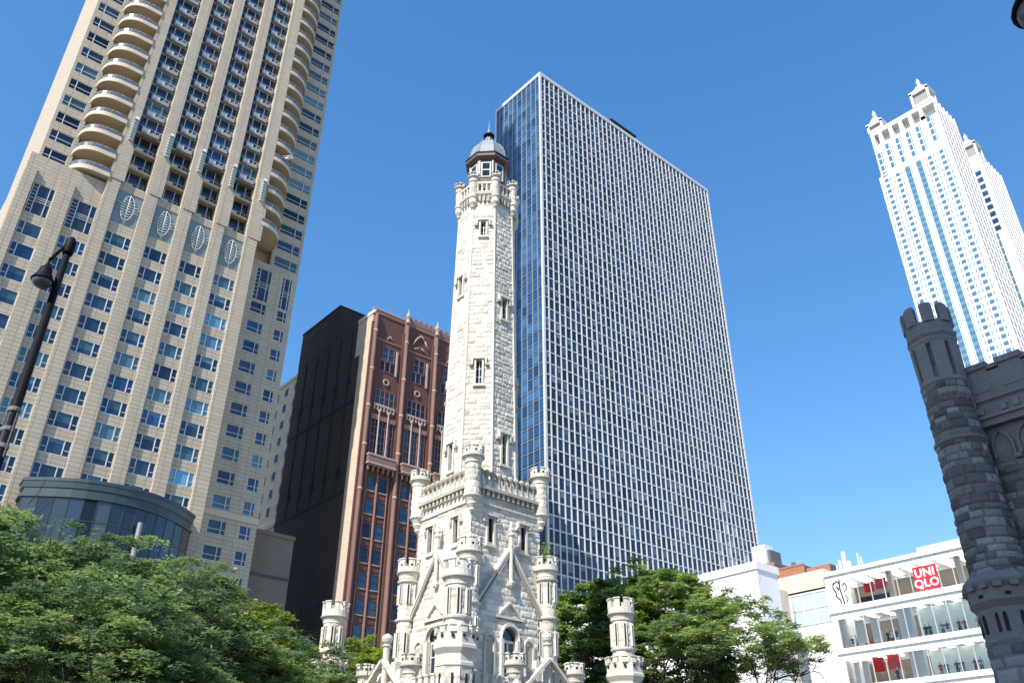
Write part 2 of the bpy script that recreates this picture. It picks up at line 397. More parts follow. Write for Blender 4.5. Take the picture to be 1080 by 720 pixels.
# string course, dentils, cornice, balustrade
c = MB()
for n, a in DIRS:
    U = Vector((a[0], a[1], 0)); Nn = Vector((n[0], n[1], 0)); o = lambda dn, da, z: Vector(P2(n, a, dn, da, z))
    c.obox(o(HB, -HB-.10, 16.25), U*(2*HB+.2), Nn*.11, (0, 0, .12), 'lime_trim')
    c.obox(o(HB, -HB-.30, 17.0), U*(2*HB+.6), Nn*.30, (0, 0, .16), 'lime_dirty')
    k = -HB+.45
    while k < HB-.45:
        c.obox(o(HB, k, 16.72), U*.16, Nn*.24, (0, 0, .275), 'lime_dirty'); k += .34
c.box((WX-HB, WY-HB, 16.9), (WX+HB, WY+HB, 17.16), 'lime_trim')
c.build('cornice', wt)
for n, a in DIRS:
    b = MB(); U = Vector((a[0], a[1], 0)); Nn = Vector((n[0], n[1], 0)); o = lambda dn, da, z: Vector(P2(n, a, dn, da, z))
    k = -HB+.45
    while k < HB-.4:
        q = o(HB+.08, k, 0)
        b.lathe([(.13, 17.17), (.13, 17.25), (.09, 17.35), (.09, 17.75), (.15, 17.85), (.19, 17.95), (.19, 18.02), (.07, 18.14)], q.x, q.y, 'lime_dirty', 8, smooth=False)
        b.obox(o(HB-.02, k-.2, 17.17), U*.4, Nn*.14, (0, 0, .42), 'lime_trim'); k += .40
    b.build('parapet', wt)
def turret(cx, cy, name, zs, r, rc, crown, body_m='lime', sl=None, corbel=None, n_mer=7, rings=(), holes_crown=True, res=.05, parent=None, rot=.2):
    """zs=(bottom, crown_bottom, crown_top)"""
    z0, zc, zt = zs; t = MB()
    if corbel: t.lathe([(.06, corbel), (.16, corbel+.12), (.14, corbel+.2), (.28, corbel+.42), (.26, corbel+.5), (r*.95, z0-.1), (r+.05, z0-.06), (r+.05, z0+.02)], cx, cy, 'lime_trim', 16)
    stone(t, cylmap(cx, cy, z0, r-.03, r-.05, zc-z0), 2*math.pi*(r-.03), zc-z0, .34, .6, .045, res, body_m, u_wrap=True)
    for z in rings: t.lathe([(r, z-.06), (r+.08, z-.03), (r+.10, z+.05), (r, z+.1)], cx, cy, 'lime_trim', 20)
    if sl:
        for (a, b) in sl:
            for k in range(8):
                an = rot+2*math.pi*k/8; ca, sa = math.cos(an), math.sin(an); w = .09
                oo = Vector((cx+ca*(r-.06)+sa*w/2, cy+sa*(r-.06)-ca*w/2, a))
                t.obox(oo, (-sa*w, ca*w, 0), (ca*.085, sa*.085, 0), (0, 0, b-a), 'void')
                for off in (-w*.5-.045, w*.5):
                    oo = Vector((cx+ca*(r-.06)-sa*off, cy+sa*(r-.06)+ca*off, a-.04)); t.obox(oo, (-sa*.045, ca*.045, 0), (ca*.13, sa*.13, 0), (0, 0, b-a+.08), 'lime_trim')
    o = t.build(name, wt if parent is None else parent)
    k = MB(); h = zt-zc
    k.lathe([(r-.02, zc-.25), (r+.03, zc-.2), (r+.03, zc-.12), (rc-.06, zc), (rc, zc+.04), (rc, zc+h*.48), (rc-.16, zc+h*.48), (rc-.16, zc+h*.25), (.02, zc+h*.25)], cx, cy, 'lime_trim', 20)
    k.lathe([(rc+.02, zc+.06), (rc+.05, zc+.09), (rc+.05, zc+.14), (rc+.02, zc+.17)], cx, cy, 'lime_dirty', 20)
    merlons(k, cx, cy, rc, zc+h*.47, zt-.08, n_mer, 'lime_trim', .13, .58, rot, .045)
    if holes_crown:
        for q in range(n_mer*1):
            an = rot+2*math.pi*(q+.29)/n_mer; ca, sa = math.cos(an), math.sin(an); w = .10
            oo = Vector((cx+ca*(rc-.02)+sa*w/2, cy+sa*(rc-.02)-ca*w/2, zc+h*.50)); k.obox(oo, (-sa*w, ca*w, 0), (ca*.03, sa*.03, 0), (0, 0, .10), 'void')
    k.build('turret_crown', o)
    return o
for sx in (-1, 1):
    for sy in (-1, 1):
        turret(WX+sx*2.36, WY+sy*2.36, 'corner_turret', (16.5, 18.45, 19.15), .42, .56, None, corbel=15.65, n_mer=7)
        turret(WX+sx*2.55, WY+sy*2.55, 'middle_turret', (0.1, 13.35, 14.2), .50, .63, None, sl=[(11.9, 12.8), (9.3, 10.4)], n_mer=7, rings=(11.05, 13.0, 8.0))
# gabled porches on four sides
for gi, (n, a) in enumerate(DIRS):
    U = Vector((a[0], a[1], 0)); Nn = Vector((n[0], n[1], 0)); o = lambda dn, da, z: Vector(P2(n, a, dn, da, z))
    G = MB(); gw = 1.95; gp = 2.52
    zf, za = 11.3, 14.0
    # wall with a doorway: displaced grid clipped to the gable shape
    tmp = MB(); stone(tmp, planemap(tuple(o(gp, -gw, 0)), tuple(U), (0, 0, 1), tuple(Nn)), 2*gw, za, .31, .62, .05, .05, 'lime', [(gw-.42, gw+.42, 0, 10.35)])
    V = tmp.verts(); O0 = np.array(o(gp, -gw, 0)); uu = (V-O0)@np.array(U); zz = V[:, 2]
    ok = (zz <= zf+(za-zf)*(1-np.abs(uu-gw)/gw)) | (zz < zf)
    F = [f for f in tmp.f if all(ok[i] for i in f)]
    G.add(V, F, 'lime', np.concatenate(tmp.t), True)
    G.obox(o(HB-.1, -gw, 0), U*.12, Nn*(gp-HB+.06), (0, 0, zf), 'lime'); G.obox(o(HB-.1, gw-.12, 0), U*.12, Nn*(gp-HB+.06), (0, 0, zf), 'lime')
    # side panels: blank arches left and right
    for s in (-1.25, 1.25):
        for da in (-.34, .24): G.obox(o(gp, s+da, 5.5), U*.10, Nn*.13, (0, 0, 4.0), 'lime_trim')
        pts = [(math.cos(t)*.30, math.sin(t)*.34) for t in np.linspace(0, math.pi, 9)]
        for p, q in zip(pts[:-1], pts[1:]):
            G.obox(o(gp, s+p[0], 9.5+p[1]), U*(q[0]-p[0])+Vector((0, 0, q[1]-p[1])), Nn*.14, Vector((0, 0, .12)), 'lime_trim')
        G.obox(o(gp-.02, s-.24, 5.5), U*.48, Nn*.08, (0, 0, 4.1), 'lime_dirty')
    G.build('gable_wall', wt)
    k = MB()          # raking copings
    for s in (-1, 1):
        p0 = o(gp-.30, s*(gw+.15), zf-.15); d = o(gp-.30, 0, za+.10)-p0
        k.obox(p0, d, Nn*.48, Vector((0, 0, .20)), 'lime_trim')
        p0 = o(gp+.06, s*(gw+.05), zf-.32); d = o(gp+.06, 0, za-.12)-p0
        k.obox(p0, d, Nn*.12, Vector((0, 0, .14)), 'lime_dirty')
        p0 = o(HB-.2, s*(gw+.12), zf-.12); d = o(HB-.2, 0, za+.08)-p0
        k.obox(p0, d, Nn*(gp-HB), Vector((0, 0, .05)), 'lime_dirty')
        for t in (.28, .5, .72):   # stepped knobs on the slope behind
            q = o(gp-.30, s*(gw*(1-t)), zf+(za-zf)*t); k.obox(q-U*.12-Nn*.30, U*.24, Nn*.24, (0, 0, .52), 'lime_trim'); k.obox(q-U*.18-Nn*.39, U*.36, Nn*.38, (0, 0, .621), 'lime_trim') if False else None
            k.lathe([(.17, 0), (.17, .1), (.05, .2)], q.x-Nn.x*.18, q.y-Nn.y*.18, 'lime_trim', 8, z=q.z+.52)
    k.build('gable_coping', wt)
    f = MB(); q = o(gp+.16, 0, 0)
    f.lathe([(.03, 12.2), (.14, 12.32), (.18, 12.46), (.10, 12.56), (.10, 14.2), (.13, 14.3), (.13, 14.75), (.20, 14.85), (.20, 14.92), (.12, 15.0), (.17, 15.1), (.17, 15.16), (.08, 15.28), (.10, 15.36), (.02, 15.6)], q.x, q.y, 'lime_trim', 8, rot=.39)
    f.build('pinnacle', wt)
    # arched door / window with glazing bars
    d = MB()
    for da in (-.58, .42): d.obox(o(gp-.05, da, 0), U*.16, Nn*.24, (0, 0, 9.75), 'lime_trim')
    pts = [(math.cos(t)*.56, math.sin(t)*.66) for t in np.linspace(0, math.pi, 13)]
    for p, q2 in zip(pts[:-1], pts[1:]): d.obox(o(gp-.05, p[0], 9.75+p[1]-.04), U*(q2[0]-p[0])+Vector((0, 0, q2[1]-p[1])), Nn*.26, Vector((0, 0, .17)), 'lime_trim')
    d.obox(o(gp, -.8, 10.7), U*1.6, Nn*.12, (0, 0, .10), 'lime_trim')
    for s in (-1, 1):
        d.obox(o(gp, s*.9, 10.7), U*(-s*.9), Nn*.14, Vector((0, 0, .12)), 'lime_trim')
        d.obox(o(gp, s*.62, 10.9), U*(-s*.62)+Vector((0, 0, .55)), Nn*.16, Vector((0, 0, .11)), 'lime_trim')
    dd = d.build('doorway', wt)
    q = MB(); q.obox(o(gp-.16, -.45, 0), U*.9, Nn*.03, (0, 0, 9.75), 'g_slate')
    vs = [tuple(o(gp-.13, math.cos(t)*.45, 9.75+math.sin(t)*.55)) for t in np.linspace(0, math.pi, 11)]
    q.add(vs, [tuple(range(len(vs)))], 'g_slate'); q.build('pane', dd)
    q = MB()
    for da, w_ in ((-.44, .07), (-.045, .09), (.37, .07)): q.obox(o(gp-.12, da, 4), U*w_, Nn*.05, (0, 0, 5.7), 'frame_light')
    for z in (5, 6.1, 7.2, 8.2, 9.0, 9.62): q.obox(o(gp-.118, -.44, z), U*.88, Nn*.045, (0, 0, .13 if z > 9.5 else .05), 'frame_light')
    q.build('door_frame', dd)
# lower outer ring: walls, octagonal corner towers
OT = 5.2
for sx in (-1, 1):
    for sy in (-1, 1):
        cx, cy = WX+sx*OT, WY+sy*OT
        t = MB()
        oc = [(cx+.80*math.cos(math.pi/8+k*math.pi/4), cy+.80*math.sin(math.pi/8+k*math.pi/4)) for k in range(8)]
        for k in range(8):
            p, q = oc[k], oc[(k+1) % 8]; L_ = math.hypot(q[0]-p[0], q[1]-p[1]); u = ((q[0]-p[0])/L_, (q[1]-p[1])/L_); n = (u[1], -u[0])
            stone(t, planemap((p[0], p[1], 0), (u[0], u[1], 0), (0, 0, 1), (n[0], n[1], 0)), L_, 7.75, .38, .6, .04, .07, 'lime')
            t.obox(((p[0]+q[0])/2-u[0]*.05, (p[1]+q[1])/2-u[1]*.05, 5.9), (u[0]*.1, u[1]*.1, 0), (n[0]*.05, n[1]*.05, 0), (0, 0, 1.4), 'void')
        o_ = t.build('outer_tower', wt)
        k = MB()
        k.lathe([(.80, 7.55), (.86, 7.6), (.86, 7.72), (.82, 7.76), (.82, 8.05), (.94, 8.22), (.98, 8.28), (.98, 8.4), (.93, 8.45), (.93, 8.9), (.79, 8.9), (.79, 8.6), (.1, 8.6)], cx, cy, 'lime_trim', 8, rot=math.pi/8)
        merlons(k, cx, cy, .935, 8.88, 9.14, 12, 'lime_trim', .13, .55, .1, .04)
        for q in range(12):
            an = .1+2*math.pi*(q+.27)/12; ca, sa = math.cos(an), math.sin(an); k.obox(Vector((cx+ca*.885+sa*.06, cy+sa*.885-ca*.06, 8.68)), (-sa*.12, ca*.12, 0), (ca*.06, sa*.06, 0), (0, 0, .12), 'void')
        k.build('tower_crown', o_)
        turret(cx, cy, 'outer_turret', (8.6, 11.15, 12.05), .54, .67, None, sl=[(9.75, 10.75)], n_mer=8, rings=(9.55,), holes_crown=False, parent=o_)
for n, a in DIRS:
    U = Vector((a[0], a[1], 0)); Nn = Vector((n[0], n[1], 0)); o = lambda dn, da, z: Vector(P2(n, a, dn, da, z))
    w = MB(); stone(w, planemap(tuple(o(OT, -OT+.8, 0)), tuple(U), (0, 0, 1), tuple(Nn)), 2*OT-1.6, 7.0, .38, .7, .05, .08, 'lime')
    w.obox(o(HB, -OT+.8, 0), U*(2*OT-1.6), Nn*(OT-HB), (0, 0, 6.9), 'lime_trim')
    w.obox(o(OT-.1, -OT+.8, 6.98), U*(2*OT-1.6), Nn*.26, (0, 0, .14), 'lime_dirty')
    k = -OT+1.0
    while k < OT-1.2:
        w.obox(o(OT-.12, k, 7.12), U*.26, Nn*.2, (0, 0, .36), 'lime_trim'); w.obox(o(OT-.15, k-.03, 7.48), U*.32, Nn*.26, (0, 0, .07), 'lime_trim'); k += .46
    w.build('outer_wall', wt)
    for s in (-1, 1):
        p = o(OT-.1, s*1.85, 0)
        turret(p.x, p.y, 'porch_turret', (3, 7.95, 8.6), .33, .46, None, n_mer=6, res=.07)
        # slope coping with ball post
        kk = MB(); p0 = o(OT+.02, s*1.45, 7.2); kk.obox(p0, U*(-s*1.40)+Vector((0, 0, 1.2)), Nn*.3, Vector((0, 0, .18)), 'lime_trim')
        [kk.obox(o(OT-.45, s*(1.35-j*.42), 7.0), U*(-s*.34), Nn*.30, (0, 0, .7+j*.38), 'lime_trim') for j in range(3)]
        kk.build('porch_coping', wt)
        pass
    p = o(OT+.05, 0, 0); b = MB()
    b.lathe([(.15, 6.9), (.15, 9.1), (.21, 9.14), (.21, 9.2), (.13, 9.24), (.22, 9.34), (.26, 9.48), (.22, 9.62), (.06, 9.71)], p.x, p.y, 'lime_trim', 12); b.build('ball_post', wt)
# small plant rooted on the crown of the north-east middle turret
def octp(ap, rot=math.pi/8): R = ap/math.cos(math.pi/8); return [(WX+R*math.cos(rot+k*math.pi/4), WY+R*math.sin(rot+k*math.pi/4)) for k in range(8)]
# octagonal shaft
Z0, Z1, A0, A1 = 17.1, 37.3, 2.02, 1.70
sh = MB(); p0s = octp(A0); p1s = octp(A1)
WIN = {6: [(18.6, 20.6), (30.3, 31.9)], 7: [(24.2, 25.9), (34.2, 35.9)], 0: [(18.6, 20.6), (29.3, 31.0)], 4: [(24, 25.8)], 3: [(30, 31.8)], 2: [(24, 25.8)], 5: [(34, 35.8)], 1: [(22, 23.8)]}
# face k lies between vertex k and k+1 : k=7 faces east, 6 south-east, 5 south
WIN = {7: [(18.9, 20.7), (28.2, 29.7)], 6: [(23.6, 25.2), (34.2, 35.4)], 5: [(18.6, 20.2), (30.0, 31.4)], 0: [(23, 24.6)], 1: [(30, 31.5)], 2: [(23, 24.5)], 3: [(30, 31.5)], 4: [(23, 24.5)]}
for k in range(8):
    a = np.array((*p0s[k], Z0)); b = np.array((*p0s[(k+1) % 8], Z0)); a1 = np.array((*p1s[k], Z1)); b1 = np.array((*p1s[(k+1) % 8], Z1))
    w = np.linalg.norm(b-a); h = Z1-Z0; n = np.cross(b-a, a1-a); n /= np.linalg.norm(n)
    def fm(u, v, d, a=a, b=b, a1=a1, b1=b1, w=w, h=h, n=n):
        s = u/w; t = v/h; 
        return [(a[i]*(1-s)+b[i]*s)*(1-t)+(a1[i]*(1-s)+b1[i]*s)*t+n[i]*d for i in range(3)]
    holes = [(w/2-.17, w/2+.17, z0-Z0, z1-Z0) for z0, z1 in WIN[k]]
    stone(sh, fm, w, h, .31, .55, .052, .04, 'lime', holes)
    # corner strips
    sh.tube(a+np.array((0, 0, 0)), a1, .09, .08, 'lime_trim', 6, False)
shaft = sh.build('shaft', wt)
for k in range(8):
    a = Vector((*p0s[k], 0)); b = Vector((*p0s[(k+1) % 8], 0)); U = (b-a).normalized(); Nn = Vector((U.y, -U.x, 0)); mid0 = (a+b)/2
    a1 = Vector((*p1s[k], 0)); b1 = Vector((*p1s[(k+1) % 8], 0)); mid1 = (a1+b1)/2
    for z0, z1 in WIN[k]:
        t = ((z0+z1)/2-Z0)/(Z1-Z0); m_ = mid0.lerp(mid1, t)
        o = lambda dn, da, z: Vector((m_.x, m_.y, z))+Nn*dn+U*da
        w = MB()
        for da in (-.27, .17): w.obox(o(-.2, da, z0), U*.10, Nn*.34, (0, 0, z1-z0), 'lime_trim')
        w.obox(o(-.2, -.34, z0-.14), U*.68, Nn*.38, (0, 0, .14), 'lime_trim')
        w.obox(o(-.2, -.34, z1), U*.68, Nn*.42, (0, 0, .14), 'lime_trim')
        for da in (-.44, .34): w.obox(o(-.1, da, z1-.32), U*.10, Nn*.30, (0, 0, .46), 'lime_trim')
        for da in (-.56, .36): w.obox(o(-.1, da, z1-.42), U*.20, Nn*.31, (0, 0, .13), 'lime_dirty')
        f = w.build('window', wt)
        q = MB(); q.obox(o(-.17, -.17, z0), U*.34, Nn*.03, (0, 0, z1-z0), 'g_slate'); q.build('pane', f)
        q = MB(); q.obox(o(-.13, -.02, z0), U*.04, Nn*.03, (0, 0, z1-z0), 'frame_light')
        nb = 3
        for i in range(nb+1): q.obox(o(-.128, -.17, z0+(z1-z0-.04)*i/nb), U*.34, Nn*.025, (0, 0, .04), 'frame_light')
        q.build('glazing_bar', f)
# gallery
gal = MB()
for zz0, zz1, ap0, ap1, m_ in ((37.28, 37.55, 1.72, 1.86, 'lime_trim'), (37.55, 37.75, 1.92, 1.92, 'lime_dirty'), (37.75, 37.85, 1.86, 1.86, 'lime_trim')):
    gal.prism(octp(ap0), zz0, zz1, m_, poly2=octp(ap1))
gp_ = octp(1.80)
for k in range(8):
    a = Vector((*gp_[k], 0)); b = Vector((*gp_[(k+1) % 8], 0)); U = (b-a).normalized(); Nn = Vector((U.y, -U.x, 0)); L_ = (b-a).length
    gal.obox(a+Vector((0, 0, 38.45))-Nn*.1, U*L_, Nn*.2, (0, 0, .14), 'lime_trim')
    for i in range(1, 5):
        q = a+U*(L_*i/5); gal.lathe([(.07, 37.85), (.09, 38.05), (.05, 38.2), (.08, 38.35), (.08, 38.46)], q.x, q.y, 'lime_trim', 8)
    for i in range(5):
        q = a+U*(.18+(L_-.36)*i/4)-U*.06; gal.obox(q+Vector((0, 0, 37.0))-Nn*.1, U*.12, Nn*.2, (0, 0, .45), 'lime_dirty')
gal.build('gallery', wt)
vp = octp(1.76)
for k in range(8): turret(vp[k][0], vp[k][1], 'gallery_turret', (37.35, 38.85, 39.32), .27, .36, None, corbel=36.45, n_mer=6, res=.06, holes_crown=True)
# lantern
ln = MB(); ln.prism(octp(1.18), 37.8, 41.3, 'wood_brown'); lan = ln.build('lantern', wt)
lp = octp(1.18)
for k in range(8):
    a = Vector((*lp[k], 0)); b = Vector((*lp[(k+1) % 8], 0)); U = (b-a).normalized(); Nn = Vector((U.y, -U.x, 0)); m_ = (a+b)/2
    f = MB(); o = lambda dn, da, z: Vector((m_.x, m_.y, z))+Nn*dn+U*da
    for da in (-.33, .25): f.obox(o(0, da, 39.6), U*.08, Nn*.07, (0, 0, 1.3), 'frame_light')
    for z in (39.6, 40.2, 40.83): f.obox(o(0, -.25, z), U*.5, Nn*.06, (0, 0, .07), 'frame_light')
    for da in (-.48, .40): f.obox(o(0, da, 38.2), U*.08, Nn*.05, (0, 0, 2.9), 'frame_light' if k in (5, 6) else 'wood_brown')
    w = f.build('window', lan); q = MB(); q.obox(o(0, -.25, 39.6), U*.5, Nn*.03, (0, 0, 1.25), 'g_slate'); q.build('pane', w)
ev = MB(); ev.prism(octp(1.22), 41.2, 41.3, 'wood_brown', poly2=octp(1.44)); ev.prism(octp(1.48), 41.3, 41.52, 'wood_brown'); ev.prism(octp(1.50), 41.52, 41.66, 'iron_black'); ev.prism(octp(1.42), 41.66, 41.74, 'lead_roof'); ev.build('eaves', wt)
dm = MB(); prof = [(1.32, 41.74), (1.30, 41.84), (1.22, 41.92), (1.20, 42.2), (1.13, 42.6), (1.0, 42.98), (.80, 43.3), (.56, 43.55), (.34, 43.72), (.24, 43.86), (.20, 44.3)]
dm.lathe([(r*1.08, z) for r, z in prof], WX, WY, 'lead_roof', 8, rot=math.pi/8)
for k in range(8):
    an = math.pi/8+k*math.pi/4
    for (r0, z0), (r1, z1) in zip(prof[:-1], prof[1:]):
        dm.tube((WX+r0*1.08*math.cos(an), WY+r0*1.08*math.sin(an), z0), (WX+r1*1.08*math.cos(an), WY+r1*1.08*math.sin(an), z1), .035, .035, 'lead_roof', 5)
dm.build('dome', wt)
fi = MB(); fi.lathe([(.20, 44.2), (.28, 44.27), (.40, 44.36), (.40, 44.46), (.28, 44.6), (.14, 44.7), (.10, 44.8)], WX, WY, 'iron_black', 12)
fi.lathe([(.14, 44.7), (.13, 44.9), (.05, 45.1), (.015, 45.9)], WX, WY, 'lead_roof', 8); fi.build('finial', wt)

# ------------------------------------------------------------------ castle-like stone building at the right edge (in shade)
pcx, pcy = -8.52, 24.6
cs = thing('castle_building', 'dark grey rock-faced stone building with battlements and a corner turret, in shade', 'building', (pcx, pcy, 0))
t = MB()
R0, R1 = .68, .615
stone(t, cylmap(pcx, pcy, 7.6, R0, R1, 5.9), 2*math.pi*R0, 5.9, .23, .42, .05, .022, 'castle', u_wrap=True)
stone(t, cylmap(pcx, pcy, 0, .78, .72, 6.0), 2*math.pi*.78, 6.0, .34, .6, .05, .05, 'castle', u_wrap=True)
t.lathe([(R1+.02, 11.40), (R1+.10, 11.44), (R1+.12, 11.50), (R1+.04, 11.56)], pcx, pcy, 'castle_trim', 32)
tu = t.build('turret', cs)
k = MB()   # ribs and slots under the crown
stone(k, cylmap(pcx, pcy, 13.4, .56, .56, 1.4), 2*math.pi*.56, 1.4, .7, .6, .015, .04, 'castle', u_wrap=True)
for q in range(8):
    a0 = .25+2*math.pi*q/8; a1 = a0+2*math.pi/8*.74
    for j in range(1):
        seg = [a0+(a1-a0)*i/4 for i in range(5)]
        po = [(pcx+.66*math.cos(s), pcy+.66*math.sin(s)) for s in seg]+[(pcx+.5*math.cos(s), pcy+.5*math.sin(s)) for s in reversed(seg)]
        pt = [(pcx+.69*math.cos(s), pcy+.69*math.sin(s)) for s in seg]+[(pcx+.5*math.cos(s), pcy+.5*math.sin(s)) for s in reversed(seg)]
        k.prism(po, 13.42, 14.62, 'castle', poly2=pt)
k.lathe([(.60, 13.2), (.69, 13.32), (.66, 13.44), (.5, 13.44)], pcx, pcy, 'castle', 24)
k.lathe([(.5, 14.5), (.68, 14.6), (.72, 14.72), (.72, 14.80), (.68, 14.83), (.75, 14.92), (.75, 15.0), (.70, 15.04), (.72, 15.34), (.60, 15.34), (.60, 15.1), (.1, 15.1)], pcx, pcy, 'castle_trim', 8, rot=.05)
k.build('slotted_band', tu)
k = MB()
for q in range(8):
    an = .05+math.pi/8+2*math.pi*q/8; cx, cy = pcx+.60*math.cos(an), pcy+.60*math.sin(an)
    seg = [an-.26+.52*i/5 for i in range(6)]
    po = [(pcx+(.715+.015*math.sin(math.pi*i/5))*math.cos(s), pcy+(.715+.015*math.sin(math.pi*i/5))*math.sin(s)) for i, s in enumerate(seg)]+[(pcx+.57*math.cos(s), pcy+.57*math.sin(s)) for s in reversed(seg)]
    k.prism(po, 15.32, 15.88, 'castle'); 
    pi = [((x-cx)*.82+cx, (y-cy)*.82+cy) for x, y in po]; k.prism(po, 15.88, 15.97, 'castle', poly2=pi)
k.build('merlon', tu, kind=None)
k = MB()   # lower crown
k.lathe([(.70, 5.75), (.74, 5.8), (.80, 5.95), (.80, 6.02), (.78, 6.05), (.80, 6.75), (.88, 6.85), (.94, 6.92), (.94, 7.25), (1.02, 7.35), (1.04, 7.42), (.90, 7.55), (.66, 7.75)], pcx, pcy, 'castle_trim', 8, rot=.05)
for q in range(8):
    an = .05+2*math.pi*(q+.5)/8; ca, sa = math.cos(an), math.sin(an); U = Vector((-sa, ca, 0)); Nn = Vector((ca, sa, 0)); c0 = Vector((pcx, pcy, 0))
    for da in (-.2, .2):
        k.obox(c0+Nn*.725+U*(da-.045)+Vector((0, 0, 6.15)), U*.09, Nn*.025, (0, 0, .42), 'void')
        k.lathe([(.0, 0), (.045, 0), (.03, .05), (0, .07)], (c0+Nn*.73+U*da).x, (c0+Nn*.73+U*da).y, 'void', 6, z=6.57)
    k.obox(c0+Nn*.86+U*(-.07)+Vector((0, 0, 7.0)), U*.14, Nn*.025, (0, 0, .09), 'void')
    for da in (-.30, .10): k.obox(c0+Nn*.86+U*da+Vector((0, 0, 7.22)), U*.20, Nn*.12, (0, 0, .12), 'castle_trim')
k.build('lower_crown', tu)
w = MB(); PY = 25.05
# S wall with blind arcade
x0, x1 = pcx+.3, pcx+14
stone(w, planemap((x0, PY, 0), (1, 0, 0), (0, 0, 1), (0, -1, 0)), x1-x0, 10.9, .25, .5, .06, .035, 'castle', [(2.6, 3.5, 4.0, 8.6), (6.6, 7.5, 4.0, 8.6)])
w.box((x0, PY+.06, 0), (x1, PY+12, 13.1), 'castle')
w.build('wall', cs)
w = MB()
w.box((x0, PY-.02, 10.85), (x1, PY+.3, 11.85), 'castle_trim')
w.box((x0, PY-.26, 11.85), (x1, PY+.3, 12.05), 'castle_trim'); w.box((x0, PY-.34, 12.05), (x1, PY+.3, 12.15), 'castle_trim')
w.box((x0, PY-.22, 12.15), (x1, PY+.3, 12.55), 'castle_trim')
w.box((x0, PY-.30, 12.60), (x1, PY+.3, 12.70), 'castle_trim'); w.box((x0, PY-.24, 12.55), (x1, PY+.3, 12.60), 'castle_trim'); w.box((x0, PY-.22, 12.70), (x1, PY+.1, 13.5), 'castle')
kx = x0+.25
i = 0
while kx < x1-.8:
    if i % 2 == 0: w.box((kx, PY-.24, 12.9), (kx+.62, PY+.08, 13.72), 'castle'); w.box((kx-.05, PY-.30, 13.62), (kx+.67, PY+.12, 13.80), 'castle_trim')
    else: w.box((kx-.0, PY-.27, 13.55), (kx+.34, PY+.1, 13.68), 'castle_trim')
    w.box((kx+.1, PY-.30, 12.2), (kx+.25, PY-.22, 12.42), 'castle_trim')
    kx += .62 if i % 2 == 0 else .34
    i += 1
w.build('battlement', cs)
a_ = MB()
kx = x0+.35
while kx < x1-.6:      # pointed blind arches under the cornice
    pts = [(-.26, 10.9), (-.26, 11.3), (-.18, 11.52), (0, 11.70), (.18, 11.52), (.26, 11.3), (.26, 10.9)]
    for (p, z), (q, zz) in zip(pts[:-1], pts[1:]):
        a_.obox((kx+.3+p-.03, PY-.10, z), (q-p, 0, zz-z), (0, .1, 0), (.07, 0, .03), 'castle_trim')
    a_.box((kx+.3+.24, PY-.16, 10.8), (kx+.3+.42, PY, 10.92), 'castle_trim')
    a_.box((kx+.3-.2, PY-.032, 10.9), (kx+.3+.2, PY-.02, 11.35), 'castle')
    kx += .68
a_.build('arcade', cs)
for wx in (x0+3.05, x0+7.05):
    f = MB(); f.box((wx-.6, PY-.12, 3.9), (wx-.45, PY+.1, 8.7), 'castle_trim'); f.box((wx+.45, PY-.12, 3.9), (wx+.6, PY+.1, 8.7), 'castle_trim'); f.box((wx-.65, PY-.16, 8.6), (wx+.65, PY+.1, 8.85), 'castle_trim')
    f.box((wx-.85, PY-.14, 8.2), (wx-.6, PY, 8.85), 'castle_trim'); f.box((wx+.6, PY-.14, 8.2), (wx+.85, PY, 8.85), 'castle_trim')
    o_ = f.build('window', cs); f = MB(); f.box((wx-.45, PY-.0, 4), (wx+.45, PY+.05, 8.6), 'g_black'); f.build('pane', o_)
# ------------------------------------------------------------------ tan hotel tower at the left
XP = -100.0
hotel = thing('hotel_tower', 'very tall tan stone tower with ribbed piers and curved corner balconies, leftmost in the photo', 'building', (-115, 26, 0))
FL = 3.22; ZTOP = 69.3                              # window head of the top lower-block floor
m = MB()
XB = -100.45                                        # wall plane between piers
m.box((-135, 5.95, 0), (XB-.35, 36.55, 76.5), 'park'); m.box((-135, 36.55, 0), (-105.0, 45.0, 74), 'park')
m.box((-133, 7.0, 76.5), (-106.6, 45.2, 232), 'park')
m.box((-128, 12, 232), (-108, 39, 250), 'park'); m.prism([(-128, 12), (-108, 12), (-108, 39), (-128, 39)], 250, 268, 'lead_roof', poly2=[(-119, 24), (-117, 24), (-117, 27), (-119, 27)])
m.build('core_wall', hotel)
piers_low = [(5.95, 7.2), (9.95, 11.8), (15.15, 16.7), (20.15, 21.75), (24.95, 26.55), (29.8, 31.4), (34.7, 36.5)]
p = MB()
for i, (a, b) in enumerate(piers_low):
    top = 73.9 if i < 2 else 79.0
    p.box((-101.5, a, 0), (XP, b, top), 'park')
    if i == 1: pass
p.build('pier_low', hotel)
